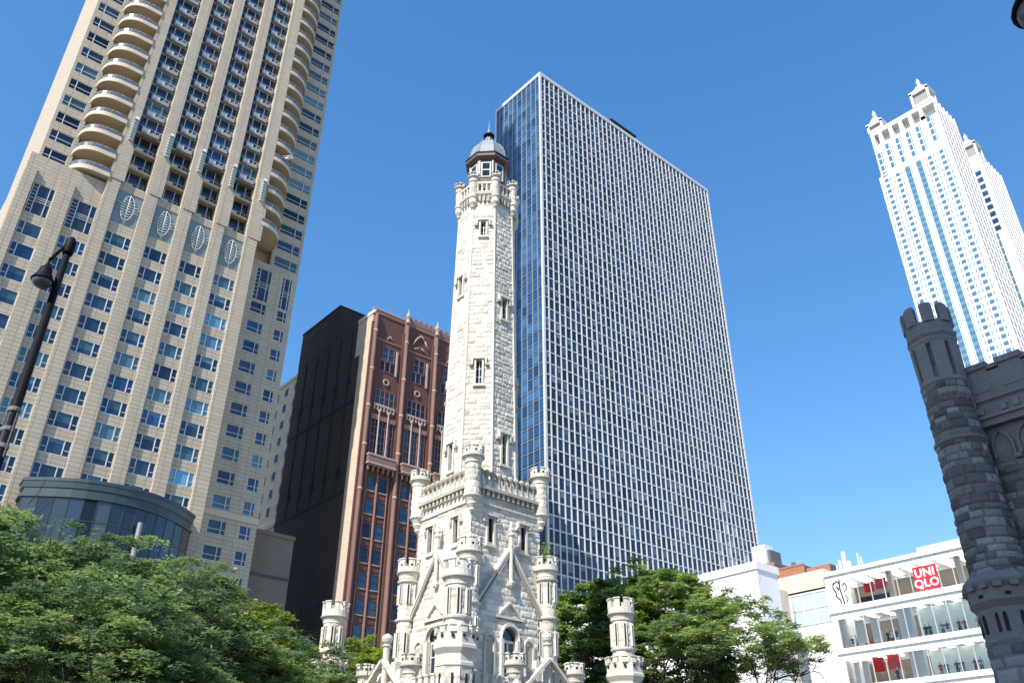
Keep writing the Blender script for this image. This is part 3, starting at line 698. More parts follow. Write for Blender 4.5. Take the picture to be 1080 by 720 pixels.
for i, (a, b) in enumerate(piers_low[2:]):        # upper piers: stout foot with sloped shoulder, lantern, slender shaft
    p = MB()
    p.box((-106.4, a, 79), (XP, b-.05, 232), 'park')
    p.prism([(XP+.002, a+.25), (XP+.10, a+.25), (XP+.10, b+.35), (XP+.002, b+.35)], 77.2, 83.0, 'park')
    p.prism([(XP+.002, a+.25), (XP+.10, a+.25), (XP+.10, b+.35), (XP+.002, b+.35)], 83.0, 84.2, 'park', poly2=[(XP+.002, a+.25), (XP+.08, a+.25), (XP+.08, b-.1), (XP+.002, b-.1)])
    po = p.build('pier', hotel)
    l = MB(); y0 = a+.75
    for j in range(7):
        l.box((XP+.01, y0, 84.2+j*.52), (XP+.42, y0+.62, 84.46+j*.52), 'frame_light'); l.box((XP+.01, y0+.06, 84.46+j*.52), (XP+.55, y0+.56, 84.72+j*.52), 'teal_spandrel')
    l.prism([(XP+.01, y0), (XP+.62, y0), (XP+.62, y0+.62), (XP+.01, y0+.62)], 87.84, 88.5, 'frame_light', poly2=[(XP+.01, y0+.2), (XP+.3, y0+.2), (XP+.3, y0+.4), (XP+.01, y0+.4)])
    l.build('lantern', po)
# string lines and spandrels of the lower block
gaps = [(7.2, 9.95, 0), (11.8, 15.15, 0), (16.7, 20.15, 1), (21.75, 24.95, 1), (26.55, 29.8, 1), (31.4, 34.7, 1)]
def win_item(x, y0, y1, z0, z1, kinds, split=(.22, .78), depth=.14, gl=None, blind=True, b=.09):
    q = MB(); gm = gl or random.choice(kinds)
    t = random.random()
    q.quad((x, y0, z0), (x, y1, z0), (x, y1, z1), (x, y0, z1), gm, t)
    f = MB(); w = y1-y0
    f.box((x+.01, y0, z0), (x+depth, y0+b, z1), 'frame_light'); f.box((x+.01, y1-b, z0), (x+depth, y1, z1), 'frame_light')
    f.box((x+.01, y0+b, z0), (x+depth-.01, y1-b, z0+b), 'frame_light'); f.box((x+.01, y0+b, z1-.05), (x+depth-.01, y1-b, z1), 'frame_light')
    for s in split: f.box((x+.01, y0+w*s-.05, z0+b), (x+depth+.02, y0+w*s+.05, z1-.05), 'frame_light')
    for s0, s1 in ((0, split[0]), (split[-1], 1)):
        f.box((x+.008, y0+w*s0+b, z0+(z1-z0)*.36), (x+depth-.03, y0+w*s1-b, z0+(z1-z0)*.36+.07), 'frame_light')
    if blind and random.random() < .55:
        h = random.choice((.25, .45, .6)); q.quad((x+.006, y0+w*split[0], z1-(z1-z0)*h), (x+.006, y0+w*split[-1], z1-(z1-z0)*h), (x+.006, y0+w*split[-1], z1), (x+.006, y0+w*split[0], z1), 'g_teal', random.random())
    return (q, f)
items = []; sp = MB()
KH = ['g_navy', 'g_navy', 'g_navy', 'g_teal', 'g_blue2']
for gi, (a, b, c) in enumerate(gaps):
    zc = 71.2 if c else 66.2
    for k in range(22):
        zt = ZTOP-(0 if c else 3.22)-k*FL
        if zt < 4: break
        zb = zt-1.95
        a2 = a+.12; b2 = b-.02
        kk = ['g_teal', 'g_pale', 'g_navy'] if (gi == 5) else KH
        items.append(win_item(XB-.12, a2, b2, zb, zt, kk, (.24, .76) if c else ((.26, .99) if gi == 0 else (.24, .78))))
        nxt = zt-FL
        lo = nxt if nxt > 4 else 0
        sp.box((XB-.36, a+.01, lo), (XB, b-.01, zb), 'park')
    top0 = ZTOP-(0 if c else 3.22)
    sp.box((XB-.36, a+.01, top0), (XB, b-.01, 71.0 if c else 67.5), 'park')
    sp.box((XB-.36, a+.01, 76.2 if c else 71.9), (XB, b-.01, 77.4 if c else 73.9), 'park')
# right wing of the lower block (flat)
XR = -104.2
rw = [(38.8, 41.3), (43.0, 44.7)]
for k in range(22):
    zt = 69.9-k*3.34
    if zt < 6: break
    items.append(win_item(XR-.2, rw[0][0], rw[0][1], zt-1.85, zt, KH, (.72,), gl=None)); items.append(win_item(XR-.2, rw[1][0]+.05, rw[1][1], zt-1.85, zt, KH, (.68,)))
    for (a, b) in rw: sp.box((XR-.4, a, zt-3.34), (XR, b, zt-1.85), 'park')
for (a, b) in ((36.5, 38.8), (41.3, 43.0), (44.7, 45.4)): sp.box((-105.6, a, 0), (XR+.02, b, 76.5), 'park')
sp.box((-105.6, 36.5, 69.9), (XR, 45.3, 70.3), 'park'); sp.box((-106.6, 36.5, 76.0), (XR+.03, 45.4, 77.0), 'park'); sp.box((-105.6, 36.5, 37), (XR+.12, 45.5, 37.8), 'park_side')
for (a, b) in rw: sp.box((XR-.4, a, 75.8), (XR, b, 76.0), 'park')
sp.build('spandrel_wall', hotel)
# tall windows under the setback
for (x, a, b, z0, z1) in ((XB-.12, 7.35, 9.95, 67.5, 71.9), (XB-.12, 11.95, 15.1, 67.5, 71.9), (XR-.15, 38.8, 41.3, 70.3, 75.8), (XR-.15, 43.0, 44.7, 70.3, 75.8)):
    f = MB(); q = MB(); w = b-a
    q.quad((x, a, z0), (x, b, z0), (x, b, z1), (x, a, z1), 'g_slate', .8)
    for s in (0, .25, .75, .97): f.box((x+.01, a+w*s, z0), (x+.16, a+w*s+.09, z1), 'frame_light')
    for j in range(1, 8): f.box((x+.01, a+.09, z0+(z1-z0)*j/8), (x+.10, a+w*.25, z0+(z1-z0)*j/8+.06), 'frame_light')
    for j in (.42, .5, .57): f.box((x+.01, a+w*.25, z0+(z1-z0)*j), (x+.12, b, z0+(z1-z0)*j+.07), 'frame_light')
    o_ = f.build('tall_window', hotel); q.build('pane', o_)
# ornamental panels with leaf-shaped ribs
for (a, b, c) in gaps[2:]:
    q = MB(); q.quad((XB-.1, a, 71), (XB-.1, b, 71), (XB-.1, b, 76.2), (XB-.1, a, 76.2), 'teal_spandrel', .5)
    o_ = q.build('ornamental_panel', hotel)
    f = MB(); yc = (a+b)/2+.05; zc = 73.7; x = XB+.06
    for s in (-1, 1):
        pts = [(x, yc+s*.82*math.sin(t)**1.0, zc-2.0*math.cos(t)) for t in np.linspace(0, math.pi, 13)]; f.path(pts, .055, 'frame_light', 5)
    f.tube((x, yc, zc-2.5), (x, yc, zc+2.2), .06, .06, 'frame_light', 5)
    for j in range(-3, 4): 
        w_ = .8*math.sqrt(1-(j/4.2)**2); f.path([(x, yc-w_, zc+j*.42+.06), (x, yc, zc+j*.42-.08), (x, yc+w_, zc+j*.42+.06)], .05, 'frame_light', 5)
    for j in (-1, 0, 1):
        for s in (-1, 1): f.path([(x, yc+s*.85, zc+j*.45), (x, yc+s*1.45, zc+j*.45+.1)], .045, 'frame_light', 5)
    f.build('leaf_ornament', o_)
    q = MB(); q.box((XB-.05, a+.12, 77.4), (XB-.3, b, 77.5), 'park_side'); q.build('ledge', hotel)
emit(hotel, 'window', items, 100, 'window_frame')
# upper shaft: recessed bays with balconettes
items = []
for gi, (a, b, c) in enumerate(gaps[2:]):
    for k in range(48):
        z = 77.6+k*FL
        if z > 226: break
        x = -101.75 if k < 3 else -100.95
        q = MB()
        y0, y1 = a-.05, b+.05
        # slab
        q.box((x-.9, y0, z-.35), (x+(.9 if k < 3 else .02), y1, z), 'park_soffit' if k < 3 else 'park')
        g = 'g_slate' if k < 3 else random.choice(['g_navy', 'g_navy', 'g_navy', 'g_blue2', 'g_teal'])
        q.quad((x-.1, y0, z), (x-.1, y1, z), (x-.1, y1, z+FL-.35), (x-.1, y0, z+FL-.35), g, random.random())
        for s in (.13, .30, .72, .87): q.box((x-.09, y0+(y1-y0)*s-.05, z), (x+.02, y0+(y1-y0)*s+.05, z+FL-.35), 'frame_light' if s in (.30, .72) else 'frame_dark')
        q.box((x-.09, y0, z+2.2), (x+.0, y1, z+2.28), 'frame_dark'); q.box((x-.09, y0, z+1.2), (x+.0, y0+(y1-y0)*.3, z+1.28), 'frame_light'); q.box((x-.09, y0+(y1-y0)*.72, z+1.2), (x+.0, y1, z+1.28), 'frame_light')
        r = MB()
        ya, yb = y0+.62, y1-.42; xo = x+.50
        r.box((x+.02, ya, z-.28), (xo, yb, z-.12), 'park_rail'); 
        r.box((xo-.04, ya, z-.10), (xo, yb, z+.12), 'rail_metal'); r.box((xo-.05, ya, z+.85), (xo, yb, z+.92), 'rail_metal')
        for s in (ya, (ya*2+yb)/3, (ya+2*yb)/3, yb-.06): r.box((xo-.045, s, z+.12), (xo-.005, s+.06, z+.85), 'rail_metal')
        r.box((xo-.04, ya+.1, z+.15), (xo-.02, (ya+yb)/2-.1, z+.72), 'frame_light'); r.box((xo-.04, (ya+yb)/2+.15, z+.15), (xo-.02, yb-.1, z+.4), 'park_rail')
        for s in (ya, yb-.05): r.box((x+.02, s, z-.1), (xo-.05, s+.05, z+.86), 'park_rail')
        items.append((q, r))
emit(hotel, 'balcony_bay', items, 100, 'balconette')
# curved corner balconies
def curve_pts(side):
    if side < 0: return [(-103.0+3.1*math.sin(t*math.pi/2)**.8, 10.45+3.0*(1-math.cos(t*math.pi/2))) for t in np.linspace(0, 1, 10)]+[(-99.85, 15.14)]
    return [(-99.85, 36.48)]+[(-105.0+5.15*math.cos(t*math.pi/2)**.8, 37.0+3.9*math.sin(t*math.pi/2)) for t in np.linspace(0, 1, 10)]
items = []
for side in (-1, 1):
    cp = curve_pts(side)
    for k in range(48):
        z = 74.0+k*FL
        if z > 226: break
        if k < (1 if side < 0 else 2): continue
        q = MB(); back = [(-106.5, cp[-1][1]), (-106.5, cp[0][1])]
        q.prism(cp+back, z-.22, z, 'park_soffit')
        def off(pts, d):
            out = []
            for i, (x, y) in enumerate(pts):
                a = pts[max(i-1, 0)]; b = pts[min(i+1, len(pts)-1)]; tx, ty = b[0]-a[0], b[1]-a[1]; l = math.hypot(tx, ty) or 1
                out.append((x+ty/l*d, y-tx/l*d))
            return out
        o1 = off(cp, .02); i1 = off(cp, -.14)
        for (p0, p1, q0, q1) in zip(o1[:-1], o1[1:], i1[:-1], i1[1:]): q.prism([p0, p1, q1, q0], z-.30, z+.34, 'park_side')
        r = MB(); rr = [(x, y, z+1.02) for x, y in off(cp, -.06)]; r.path(rr, .045, 'rail_metal', 5)
        rr = [(x, y, z+.72) for x, y in off(cp, -.06)]
        for (p0, p1) in zip(off(cp, -.05)[:-1], off(cp, -.05)[1:]): r.quad((*p0, z+.36), (*p1, z+.36), (*p1, z+.98), (*p0, z+.98), 'rail_glass')
        for (x, y, zz) in rr[::2]: r.tube((x, y, z+.6), (x, y, z+1.02), .03, .03, 'rail_metal', 4)
        q.quad((-106.1, min(cp[0][1], cp[-1][1])+.6, z+.05), (-106.1, max(cp[0][1], cp[-1][1])-.6, z+.05), (-106.1, max(cp[0][1], cp[-1][1])-.6, z+2.4), (-106.1, min(cp[0][1], cp[-1][1])+.6, z+2.4), 'g_slate', .3)
        items.append((q, r))
emit(hotel, 'curved_balcony', items, 100, 'railing')
# upper wings
items = []; sp = MB()
for (ya, yb, wa, wb, xw) in ((6.9, 10.7, 7.25, 10.15, -103.0), (40.9, 45.8, 41.5, 45.4, -105.0)):
    sp.box((-107, ya, 74), (xw, wa, 232), 'park'); sp.box((-107, wb, 74), (xw, yb, 232), 'park')
    for k in range(49):
        z = 74.0+k*FL
        if z > 228: break
        zt = z+2.55; sp.box((-107, wa, z-.67), (xw, wb, z+.75), 'park')
        items.append(win_item(xw-.2, wa, wb, z+.75, zt, ['g_navy2', 'g_navy', 'g_teal'], (.30,) if wa < 20 else (.68,), b=.05))
sp.box((-106.5, 10.5, 74), (-106.2, 15.2, 232), 'park_soffit'); sp.box((-106.5, 36.4, 74), (-106.2, 40.9, 232), 'park_soffit')
for k in range(49): pass
sp.build('upper_wing_wall', hotel)
emit(hotel, 'wing_window', items, 60, 'window_frame')
# bowed glass pavilion on the hotel front
cv = MB(); pv = [( -99.9, 16.4)]+[(-93.6-4.4*((t-.5)*2)**2, 16.4+18.2*t) for t in np.linspace(.0, 1, 15)]+[(-99.9, 34.8)]
pv[1] = (-98.0, 16.3)
def sc(pts, d): 
    cx, cy = -98, 25.5; return [(cx+(x-cx)*(1+d/6), cy+(y-cy)*(1+d/10.)) for x, y in pts]
cv.prism(sc(pv, .35), 34.0, 34.35, 'canopy_metal'); cv.prism(sc(pv, .15), 33.3, 34.0, 'canopy_metal', poly2=sc(pv, .25)); cv.prism(sc(pv, .0), 32.5, 33.3, 'canopy_metal'); cv.prism(sc(pv, .28), 32.25, 32.5, 'canopy_metal')
cv.prism(sc(pv, .0), 26.0, 27.2, 'canopy_metal')
cvo = cv.build('glass_pavilion', hotel)
q = MB(); f = MB()
for (a, b) in zip(pv[:-1], pv[1:]):
    q.quad((*a, 27.2), (*b, 27.2), (*b, 32.3), (*a, 32.3), random.choice(['g_canopy', 'g_canopy', 'g_slate']), random.random())
    f.tube((*a, 27.2), (*a, 32.3), .08, .08, 'frame_dark', 4, False)
    f.tube((*a, 29.9), (*b, 29.9), .06, .06, 'frame_dark', 4, False)
q.build('pavilion_glass', cvo); f.build('pavilion_mullions', cvo)
f = MB(); f.lathe([(.30, 0), (.26, 30.6)], -93.1, 27.4, 'park_rail', 12); f.build('column', cvo)
# low wing between hotel and brown building
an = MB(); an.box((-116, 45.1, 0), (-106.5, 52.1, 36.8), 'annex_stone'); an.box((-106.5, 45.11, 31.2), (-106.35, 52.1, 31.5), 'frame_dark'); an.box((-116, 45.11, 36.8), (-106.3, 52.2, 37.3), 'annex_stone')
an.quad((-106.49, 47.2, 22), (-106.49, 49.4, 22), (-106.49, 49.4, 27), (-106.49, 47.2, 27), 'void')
tag(an.build('low_annex', origin=(-108, 47, 0)), 'low plain tan block squeezed between the tan tower and the dark shaded wall', 'building')

# ------------------------------------------------------------------ brown terracotta building with dark side wall, shade included in its colour
lw = thing('terracotta_building', 'dark reddish brown gothic office block with long piers and a blank dark side wall with shade in its colour', 'building', (-118, 75, 0))
XL = -105.0
m = MB(); m.box((-131.2, 60.25, 0), (-108.6, 92, 77.0), 'shaded_dark_brick')
m.box((-131.2, 60.2, 76.9), (-117.5, 80, 84.2), 'shaded_dark_brick')
for z in (46.5, 62.0): m.box((-131.25, 60.17, z), (-108.7, 60.3, z+.5), 'void')  # dark bands painting shadow lines across the wall
for x in (-128, -124, -120, -116, -112): m.box((x, 60.12, 47.3), (x+.35, 60.3, 76.5), 'shaded_dark_brick')
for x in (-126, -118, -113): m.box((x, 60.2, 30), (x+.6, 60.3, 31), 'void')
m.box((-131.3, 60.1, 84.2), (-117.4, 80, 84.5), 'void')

for k, x in enumerate((-127.6, -123.6, -119.6, -115.6, -111.4)):
    for zc in (50.5, 66.5):
        pts = [(x+dx, 60.11, zc+dz) for dx, dz in ((0, 1.1), (.7, 0), (0, -1.1), (-.7, 0))]; m.add(pts, [(0, 3, 2, 1)], 'annex_dark')
m.build('side_wall', lw)
m = MB(); m.box((-108.6, 60.22, 0), (-105.62, 61, 77.1), 'cream_brick'); m.box((-110.0, 60.18, 70.4), (-108.6, 60.5, 77.0), 'cream_brick'); m.box((-110.1, 60.1, 77.1), (-105.0, 60.7, 77.7), 'white_stone')  # cream only on the sunlit part; its stepped border paints the cast shadow's edge
m.build('lit_side_strip', lw)
m = MB(); m.box((-105.9, 60.25, 0), (XL-.55, 60.7, 77.4), 'cream_brick'); m.box((-105.9, 60.7, 0), (XL-.55, 92, 77.4), 'red_brick'); m.box((-108.6, 61, 0), (-105.9, 92, 77), 'red_brick'); m.build('front_wall', lw)
pil = [60.75, 66.95, 73.15, 79.35, 85.55]
for i, y in enumerate(pil):
    p = MB()
    p.box((XL-.6, y-.30, 0), (XL, y+.30, 77.6), 'terracotta'); p.lathe([(.26, 0), (.26, 77)], XL, y, 'terracotta', 8)
    p.box((XL-.6, y-.62, 0), (XL-.25, y-.30, 75.5), 'red_brick'); p.box((XL-.6, y+.30, 0), (XL-.25, y+.62, 75.5), 'red_brick')
    for z in (73.5, 66.4, 59.8, 53.2, 46): p.lathe([(.30, 0), (.38, .12), (.38, .3), (.30, .42)], XL, y, 'terra_trim', 8, z=z)
    po = p.build('pilaster', lw)
    if i > 0:
        u = MB(); u.lathe([(.42, 77.6), (.46, 77.8), (.30, 78.0), (.24, 78.4), (.42, 78.9), (.40, 79.3), (.18, 79.7), (.10, 80.1), (.03, 80.6)], XL-.1, y, 'terra_trim', 10); u.build('urn', po)
pa = MB(); XW = XL-.55
pa.box((XL-.9, 60.2, 77.4), (XL-.4, 92, 78.1), 'terracotta'); pa.box((XL-1.0, 60.2, 78.1), (XL-.3, 66.9, 78.35), 'terra_trim'); pa.box((XL-.95, 66.9, 78.1), (XL-.35, 92, 78.9), 'terracotta')
for y in np.arange(67.5, 92, 1.1): pa.box((XL-.8, y, 78.9), (XL-.5, y+.5, 79.5), 'terracotta')
pa.build('parapet', lw)
items = []; orn = MB()
def lwin(y0, y1, z0, z1, nv, nh, fm='terra_trim', gk=('g_navy', 'g_navy2')):
    q = MB(); q.quad((XW+.03, y0, z0), (XW+.03, y1, z0), (XW+.03, y1, z1), (XW+.03, y0, z1), random.choice(gk), random.random())
    f = MB()
    for i in range(nv+1): f.box((XW+.04, y0+(y1-y0)*i/nv-.05, z0), (XW+.14, y0+(y1-y0)*i/nv+.05, z1), fm)
    for i in range(nh+1): f.box((XW+.035, y0, z0+(z1-z0)*i/nh-.04), (XW+.12, y1, z0+(z1-z0)*i/nh+.04), fm)
    items.append((q, f))
for i in range(4):
    y = pil[i]+3.1
    lwin(y-1.5, y+1.5, 67.1, 69.0, 3, 1, 'terracotta'); lwin(y-1.1, y+1.1, 69.2, 71.6, 2, 2, 'terracotta')
    orn.box((XW, y+1.5, 66.8), (XW+.28, y+1.8, 71.5), 'terra_trim'); 
    lwin(y-1.8, y+1.8, 61.0, 63.6, 4, 2, 'terracotta')
    orn.box((XW, y-2.0, 60.6), (XW+.35, y+2.0, 60.95), 'terra_trim')
    for j in range(7): orn.box((XW, y-1.9+j*.6, 59.9), (XW+.30, y-1.65+j*.6, 60.6), 'terra_trim')
    # rosette, crest
    pts = [(XW+.12, y+.5*math.cos(t), 65.2+.5*math.sin(t)) for t in np.linspace(0, 2*math.pi, 13)]; orn.path(pts, .12, 'terra_trim', 5)
    if i % 2 == 1:
        for s in (-1, 1): orn.path([(XW+.15, y+s*1.6, 74.2), (XW+.2, y+s*.8, 75.6), (XW+.2, y, 76.4)], .14, 'terra_trim', 5); orn.path([(XW+.15, y+s*1.3, 73.4), (XW+.2, y+s*.2, 74.0)], .12, 'terra_trim', 5)
    else: orn.path([(XW+.12, y-.5, 73.2), (XW+.2, y, 73.9), (XW+.12, y+.5, 73.2)], .10, 'terra_trim', 5)
    orn.box((XW, pil[i]+.3, 72.6), (XW+.12, pil[i+1]-.3, 72.9), 'terracotta')
    # tall colonnade windows
    lwin(y-2.0, y+2.0, 52.0, 58.2, 6, 5, 'terracotta')
    for s in (-.85, .85): orn.lathe([(.13, 51.8), (.11, 59.3), (.26, 59.6), (.28, 59.9)], XW+.38, y+s, 'terra_trim', 8)
    orn.box((XW+.1, y-2.3, 58.2), (XW+.35, y+2.3, 59.0), 'terracotta')
    # balcony
    orn.box((XW, y-2.5, 50.6), (XW+1.25, y+2.5, 51.7), 'terracotta'); orn.box((XW, y-2.6, 51.7), (XW+1.35, y+2.6, 51.95), 'terra_trim'); orn.box((XW, y-2.55, 50.35), (XW+1.3, y+2.55, 50.6), 'terra_trim')
    for j in range(6): orn.box((XW, y-2.3+j*.9, 49.4), (XW+.8, y-2.0+j*.9, 50.35), 'terracotta')
    # plain office floors
    for k in range(13):
        zt = 48.7-k*3.65
        for s in (-1.05, 1.05):
            lwin(y+s-.62, y+s+.62, zt-2.15, zt, 1, 2, 'frame_dark', ('g_navy', 'g_navy', 'g_blue2', 'g_navy2'))
            orn.box((XW, y+s-.7, zt-2.3), (XW+.2, y+s+.7, zt-2.17), 'terra_trim')
            orn.box((XW, y+s-.75, zt-3.2), (XW+.07, y+s+.75, zt-2.6), 'red_brick')
    orn.lathe([(.20, 0), (.20, 49.4)], XW+.12, y, 'terracotta', 8)
    for s in (-1.95, 1.95): orn.lathe([(.13, 0), (.13, 49.4)], XW+.05, y+s, 'terracotta', 6)
orn.build('ornament', lw)
emit(lw, 'window', items, 100, 'window_frame')
# faint lettering high on the dark shaded wall
fc = bpy.data.curves.new('wall_lettering', 'FONT'); fc.body = 'LEWIS TOWERS'; fc.size = 1.3; fc.extrude = .03; fc.space_character = 1.1
fo = bpy.data.objects.new('wall_lettering_tmp', fc); C.objects.link(fo); bpy.context.view_layer.update()
me = bpy.data.meshes.new_from_object(fo.evaluated_get(bpy.context.evaluated_depsgraph_get())); bpy.data.objects.remove(fo)
xs = [v.co.x for v in me.vertices]; wid = max(xs)-min(xs); kx_ = 7.6/wid
for v in me.vertices: v.co = Vector((-128.9+v.co.x*kx_+118, 60.14-75-v.co.z, 82.0+v.co.y*1.05))
mat('faint_letter', (.13, .13, .15), .8); me.materials.append(M['faint_letter'])
o_ = bpy.data.objects.new('wall_lettering', me); C.objects.link(o_); o_.parent = lw

# cream building seen as a sliver behind
sb = thing('cream_building', 'sunlit cream building glimpsed as a narrow sliver between the tan tower and the dark shaded wall', 'building', (-146, 66, 0))
m = MB(); m.box((-160, 61.5, 40), (-131.5, 90, 76.5), 'cream_brick'); m.box((-160, 61.3, 76.5), (-131.4, 90, 77.2), 'cream_brick'); m.build('wall', sb)
m = MB(); m.box((-160, 61.6, 0), (-131.5, 90, 40), 'cream_brick'); m.box((-160, 61.0, 48.0), (-131.4, 61.5, 48.8), 'beige_stone'); m.box((-160, 60.8, 47.3), (-131.3, 61.5, 48.0), 'cream_brick'); m.build('lower_wall', sb)
for k in range(8):
    z = 50+k*3.4
    for x in (-134.4, -138.2, -142):
        f = MB(); f.box((x-.1, 61.35, z-.1), (x+1.5, 61.52, z), 'white_stone'); f.box((x+.62, 61.42, z), (x+.72, 61.5, z+1.8), 'frame_dark'); f.box((x, 61.42, z+.9), (x+1.35, 61.5, z+1.0), 'frame_dark')
        w = f.build('window', sb); q = MB(); q.box((x, 61.48, z), (x+1.35, 61.52, z+1.8), 'g_black'); q.build('pane', w)

# ------------------------------------------------------------------ white gridded slab tower
SG = 1.113
gx, gy = -103.52*SG, 97.6*SG
gt = thing('grid_tower', 'huge slab tower with a fine white window grid, right behind the stone tower', 'building', (gx-9, gy+36, 0))
NF, FHt = 57, 2.545*SG; GZ = (160.2-1.6)*SG+1.6; NCE = 42; GL = (162.3-97.6)*SG; CW = GL/NCE; GWs = 16.5*SG; NCS = 10; CS = GWs/NCS
m = MB(); m.box((gx-GWs+.3, gy+.3, 0), (gx-.3, gy+GL-.3, GZ-.6), 'frame_dark'); m.build('core', gt)
corner = MB()
for (x, y) in ((gx, gy), (gx-GWs, gy), (gx, gy+GL), (gx-GWs, gy+GL)): corner.box((x-.45 if x == gx else x-.1, y-.1 if y == gy else y-.45, 0), (x+.1 if x == gx else x+.45, y+.45 if y == gy else y+.1, GZ), 'alu_bright')
corner.build('corner_column', gt)
c2 = MB(); c2.box((gx-GWs-.14, gy-.14, GZ), (gx+.14, gy+GL+.14, GZ+.65), 'alu_bright'); c2.box((gx-GWs-.1, gy-.11, GZ-.5), (gx+.12, gy+GL+.11, GZ), 'alu'); c2.build('roof_edge', gt)
zf = [GZ-.5-k*FHt for k in range(NF+1)]
mu = MB()
for i in range(1, NCE): y = gy+i*CW; mu.box((gx-.22, y-.14, 0), (gx+.06, y+.14, GZ-.5), 'alu_bright')
mu.build('mullion', gt)
spn = MB()
for z in zf[1:]: spn.box((gx-.24, gy+.45, z-.02), (gx-.02, gy+GL-.45, z+.24), 'alu')
spn.build('floor_band', gt)
ru = MB()
for k, z in enumerate(zf[1:]):
    for i in range(NCE):
        if random.random() < .9: ru.box((gx-.19, gy+i*CW+.2, z+.29), (gx-.125, gy+(i+1)*CW-.2, z+.39), 'bronze')
ru.build('sill_line', gt)
mu = MB()
for i in range(1, NCS): x = gx-i*CS; mu.box((x-.09, gy-.05, 0), (x+.09, gy+.25, GZ-.5), 'alu_dark')
for z in zf[1:]: mu.box((gx-GWs+.4, gy-.0, z-.02), (gx-.45, gy+.2, z+.12), 'alu_dark')
mu.build('south_mullion', gt)
items = []
for k in range(NF):
    z1, z0 = zf[k]-.02, zf[k+1]+.27
    if z0 < 20: continue
    run = random.random()
    for i in range(NCE):
        y0 = gy+i*CW+.14; y1 = y0+CW-.28
        # dull / curtained panes cluster
        r = random.random()
        dist = math.hypot((i-34-(k-46)*.0)/5., (k-46)/8.)
        dist2 = math.hypot((i-4)/4.5, (k-11)/5.)
        if r < .75*max(0, 1.2-dist): g_ = 'g_curtain'
        elif r < .06: g_ = 'g_slate'
        elif k > 46 and r < .75: g_ = 'g_blue2' if random.random() < .6 else 'g_blue'
        elif r < .30+.4*max(0, 1-dist2): g_ = 'g_slate'
        else: g_ = 'g_black' if random.random() < .75 else 'g_navy'
        x = gx-.14; t = random.uniform(-.012, .012); s = random.uniform(-.012, .012)
        q = MB(); q.quad((x+t, y0, z0), (x-t, y1, z0), (x-t+s, y1, z1), (x+t+s, y0, z1), g_, random.random())
        if random.random() < .28: h = (z1-z0)*random.choice((.2, .35, .5, .7)); q.quad((x+.022, y0, z1-h), (x+.022, y1, z1-h), (x+.022, y1, z1), (x+.022, y0, z1), 'g_blind', random.random())
        items.append((q, None))
    for i in range(NCS):
        x1 = gx-.45-i*(GWs-.9)/NCS if i == 0 else gx-i*CS-.09; x0 = gx-(i+1)*CS+.09
        y = gy+.14; t = random.uniform(-.02, .02)
        g_ = random.choice(['g_blue', 'g_blue2', 'g_blue2', 'g_blue'])
        q = MB(); q.quad((x0, y+t, z0-.2), (x1, y-t, z0-.2), (x1, y-t, z0+.35), (x0, y+t, z0+.35), 'g_navy', random.random())
        q.quad((x0, y+t, z0+.35), (x1, y-t, z0+.35), (x1, y-t, z1), (x0, y+t, z1), g_, random.random()); items.append((q, None))
emit(gt, 'window', items, 100)
m = MB(); yb = gy+GL*.42; m.box((gx-6, yb, GZ+.65), (gx-1.2, yb+9, GZ+3.2), 'frame_dark'); m.box((gx-3, yb-1.5, GZ+.65), (gx-1.0, yb, GZ+3.6), 'bronze'); m.box((gx-3.2, yb-1.5, GZ+2.8), (gx-.6, yb+9.4, GZ+3.3), 'void')
m.build('rooftop_plant', gt)

# ------------------------------------------------------------------ white twin-crowned skyscraper far right
ws = thing('white_skyscraper', 'bright white stone skyscraper with little pyramid-roofed corner turrets, far right', 'building', (-88, 310, 0))
YS, X0, X1 = 287.0, -101.6, -73.5
m = MB(); m.box((X0, YS, 0), (X1, 308, 236.2), 'white_stone'); m.box((X0+1.2, YS, 236.2), (X1, 308, 252.2), 'white_stone')
m.box((X0+1.2, YS+3, 252.2), (X1, 307, 258.5), 'white_stone')
for x in (-100.4, -97.2, -92.7, -88.4, -84.2, -79.7): m.box((x, YS, 252.2), (x+1.5, YS+3, 258.0), 'white_stone')
m.box((X0+1.2, YS, 258.0), (X1, YS+3.05, 260.2), 'white_stone'); m.box((X0+1.0, YS-.15, 236.0), (X1+.15, YS, 236.8), 'white_stone')
m.box((-80, YS, 252.2), (-78.2, YS+3, 254), 'white_stone')
m.build('south_wall', ws)
m = MB()
m.box((-96, 308, 0), (-79.5, 332, 250), 'slate'); m.build('link_wall', ws)
m = MB(); YN = 332
m.box((-100, YN, 0), (-74.8, 356, 258), 'white_stone'); m.build('north_tower_wall', ws)
def wturret(x0, x1, y0, zb, zt):
    d = x1-x0; t = MB()
    t.box((x0, y0, zb), (x1, y0+d, zb+.8), 'white_stone')
    for (a, b) in ((x0, y0), (x1-.9, y0), (x0, y0+d-.9), (x1-.9, y0+d-.9)): t.box((a, b, zb+.8), (a+.9, b+.9, zt), 'white_stone')
    t.box((x0, y0, zt-1.5), (x1, y0+d, zt-.6), 'white_stone'); t.box((x0-.2, y0-.2, zt-.6), (x1+.2, y0+d+.2, zt), 'white_stone'); t.box((x0+1, y0+1, zb+.8), (x1-1, y0+d-1, zt-1.5), 'tower_stone')
    o_ = t.build('corner_turret', ws)
    xc, yc = (x0+x1)/2, y0+d/2; r = MB(); s = d*.42
    r.prism([(xc-s, yc-s), (xc+s, yc-s), (xc+s, yc+s), (xc-s, yc+s)], zt, zt+4.2, 'alu', poly2=[(xc-.9, yc-.9), (xc+.9, yc-.9), (xc+.9, yc+.9), (xc-.9, yc+.9)])
    r.lathe([(1.1, zt+4.2), (.7, zt+4.6), (.7, zt+6), (1.0, zt+6.1), (.3, zt+8), (.1, zt+8.6)], xc, yc, 'white_stone', 8); r.build('pyramid_roof', o_)
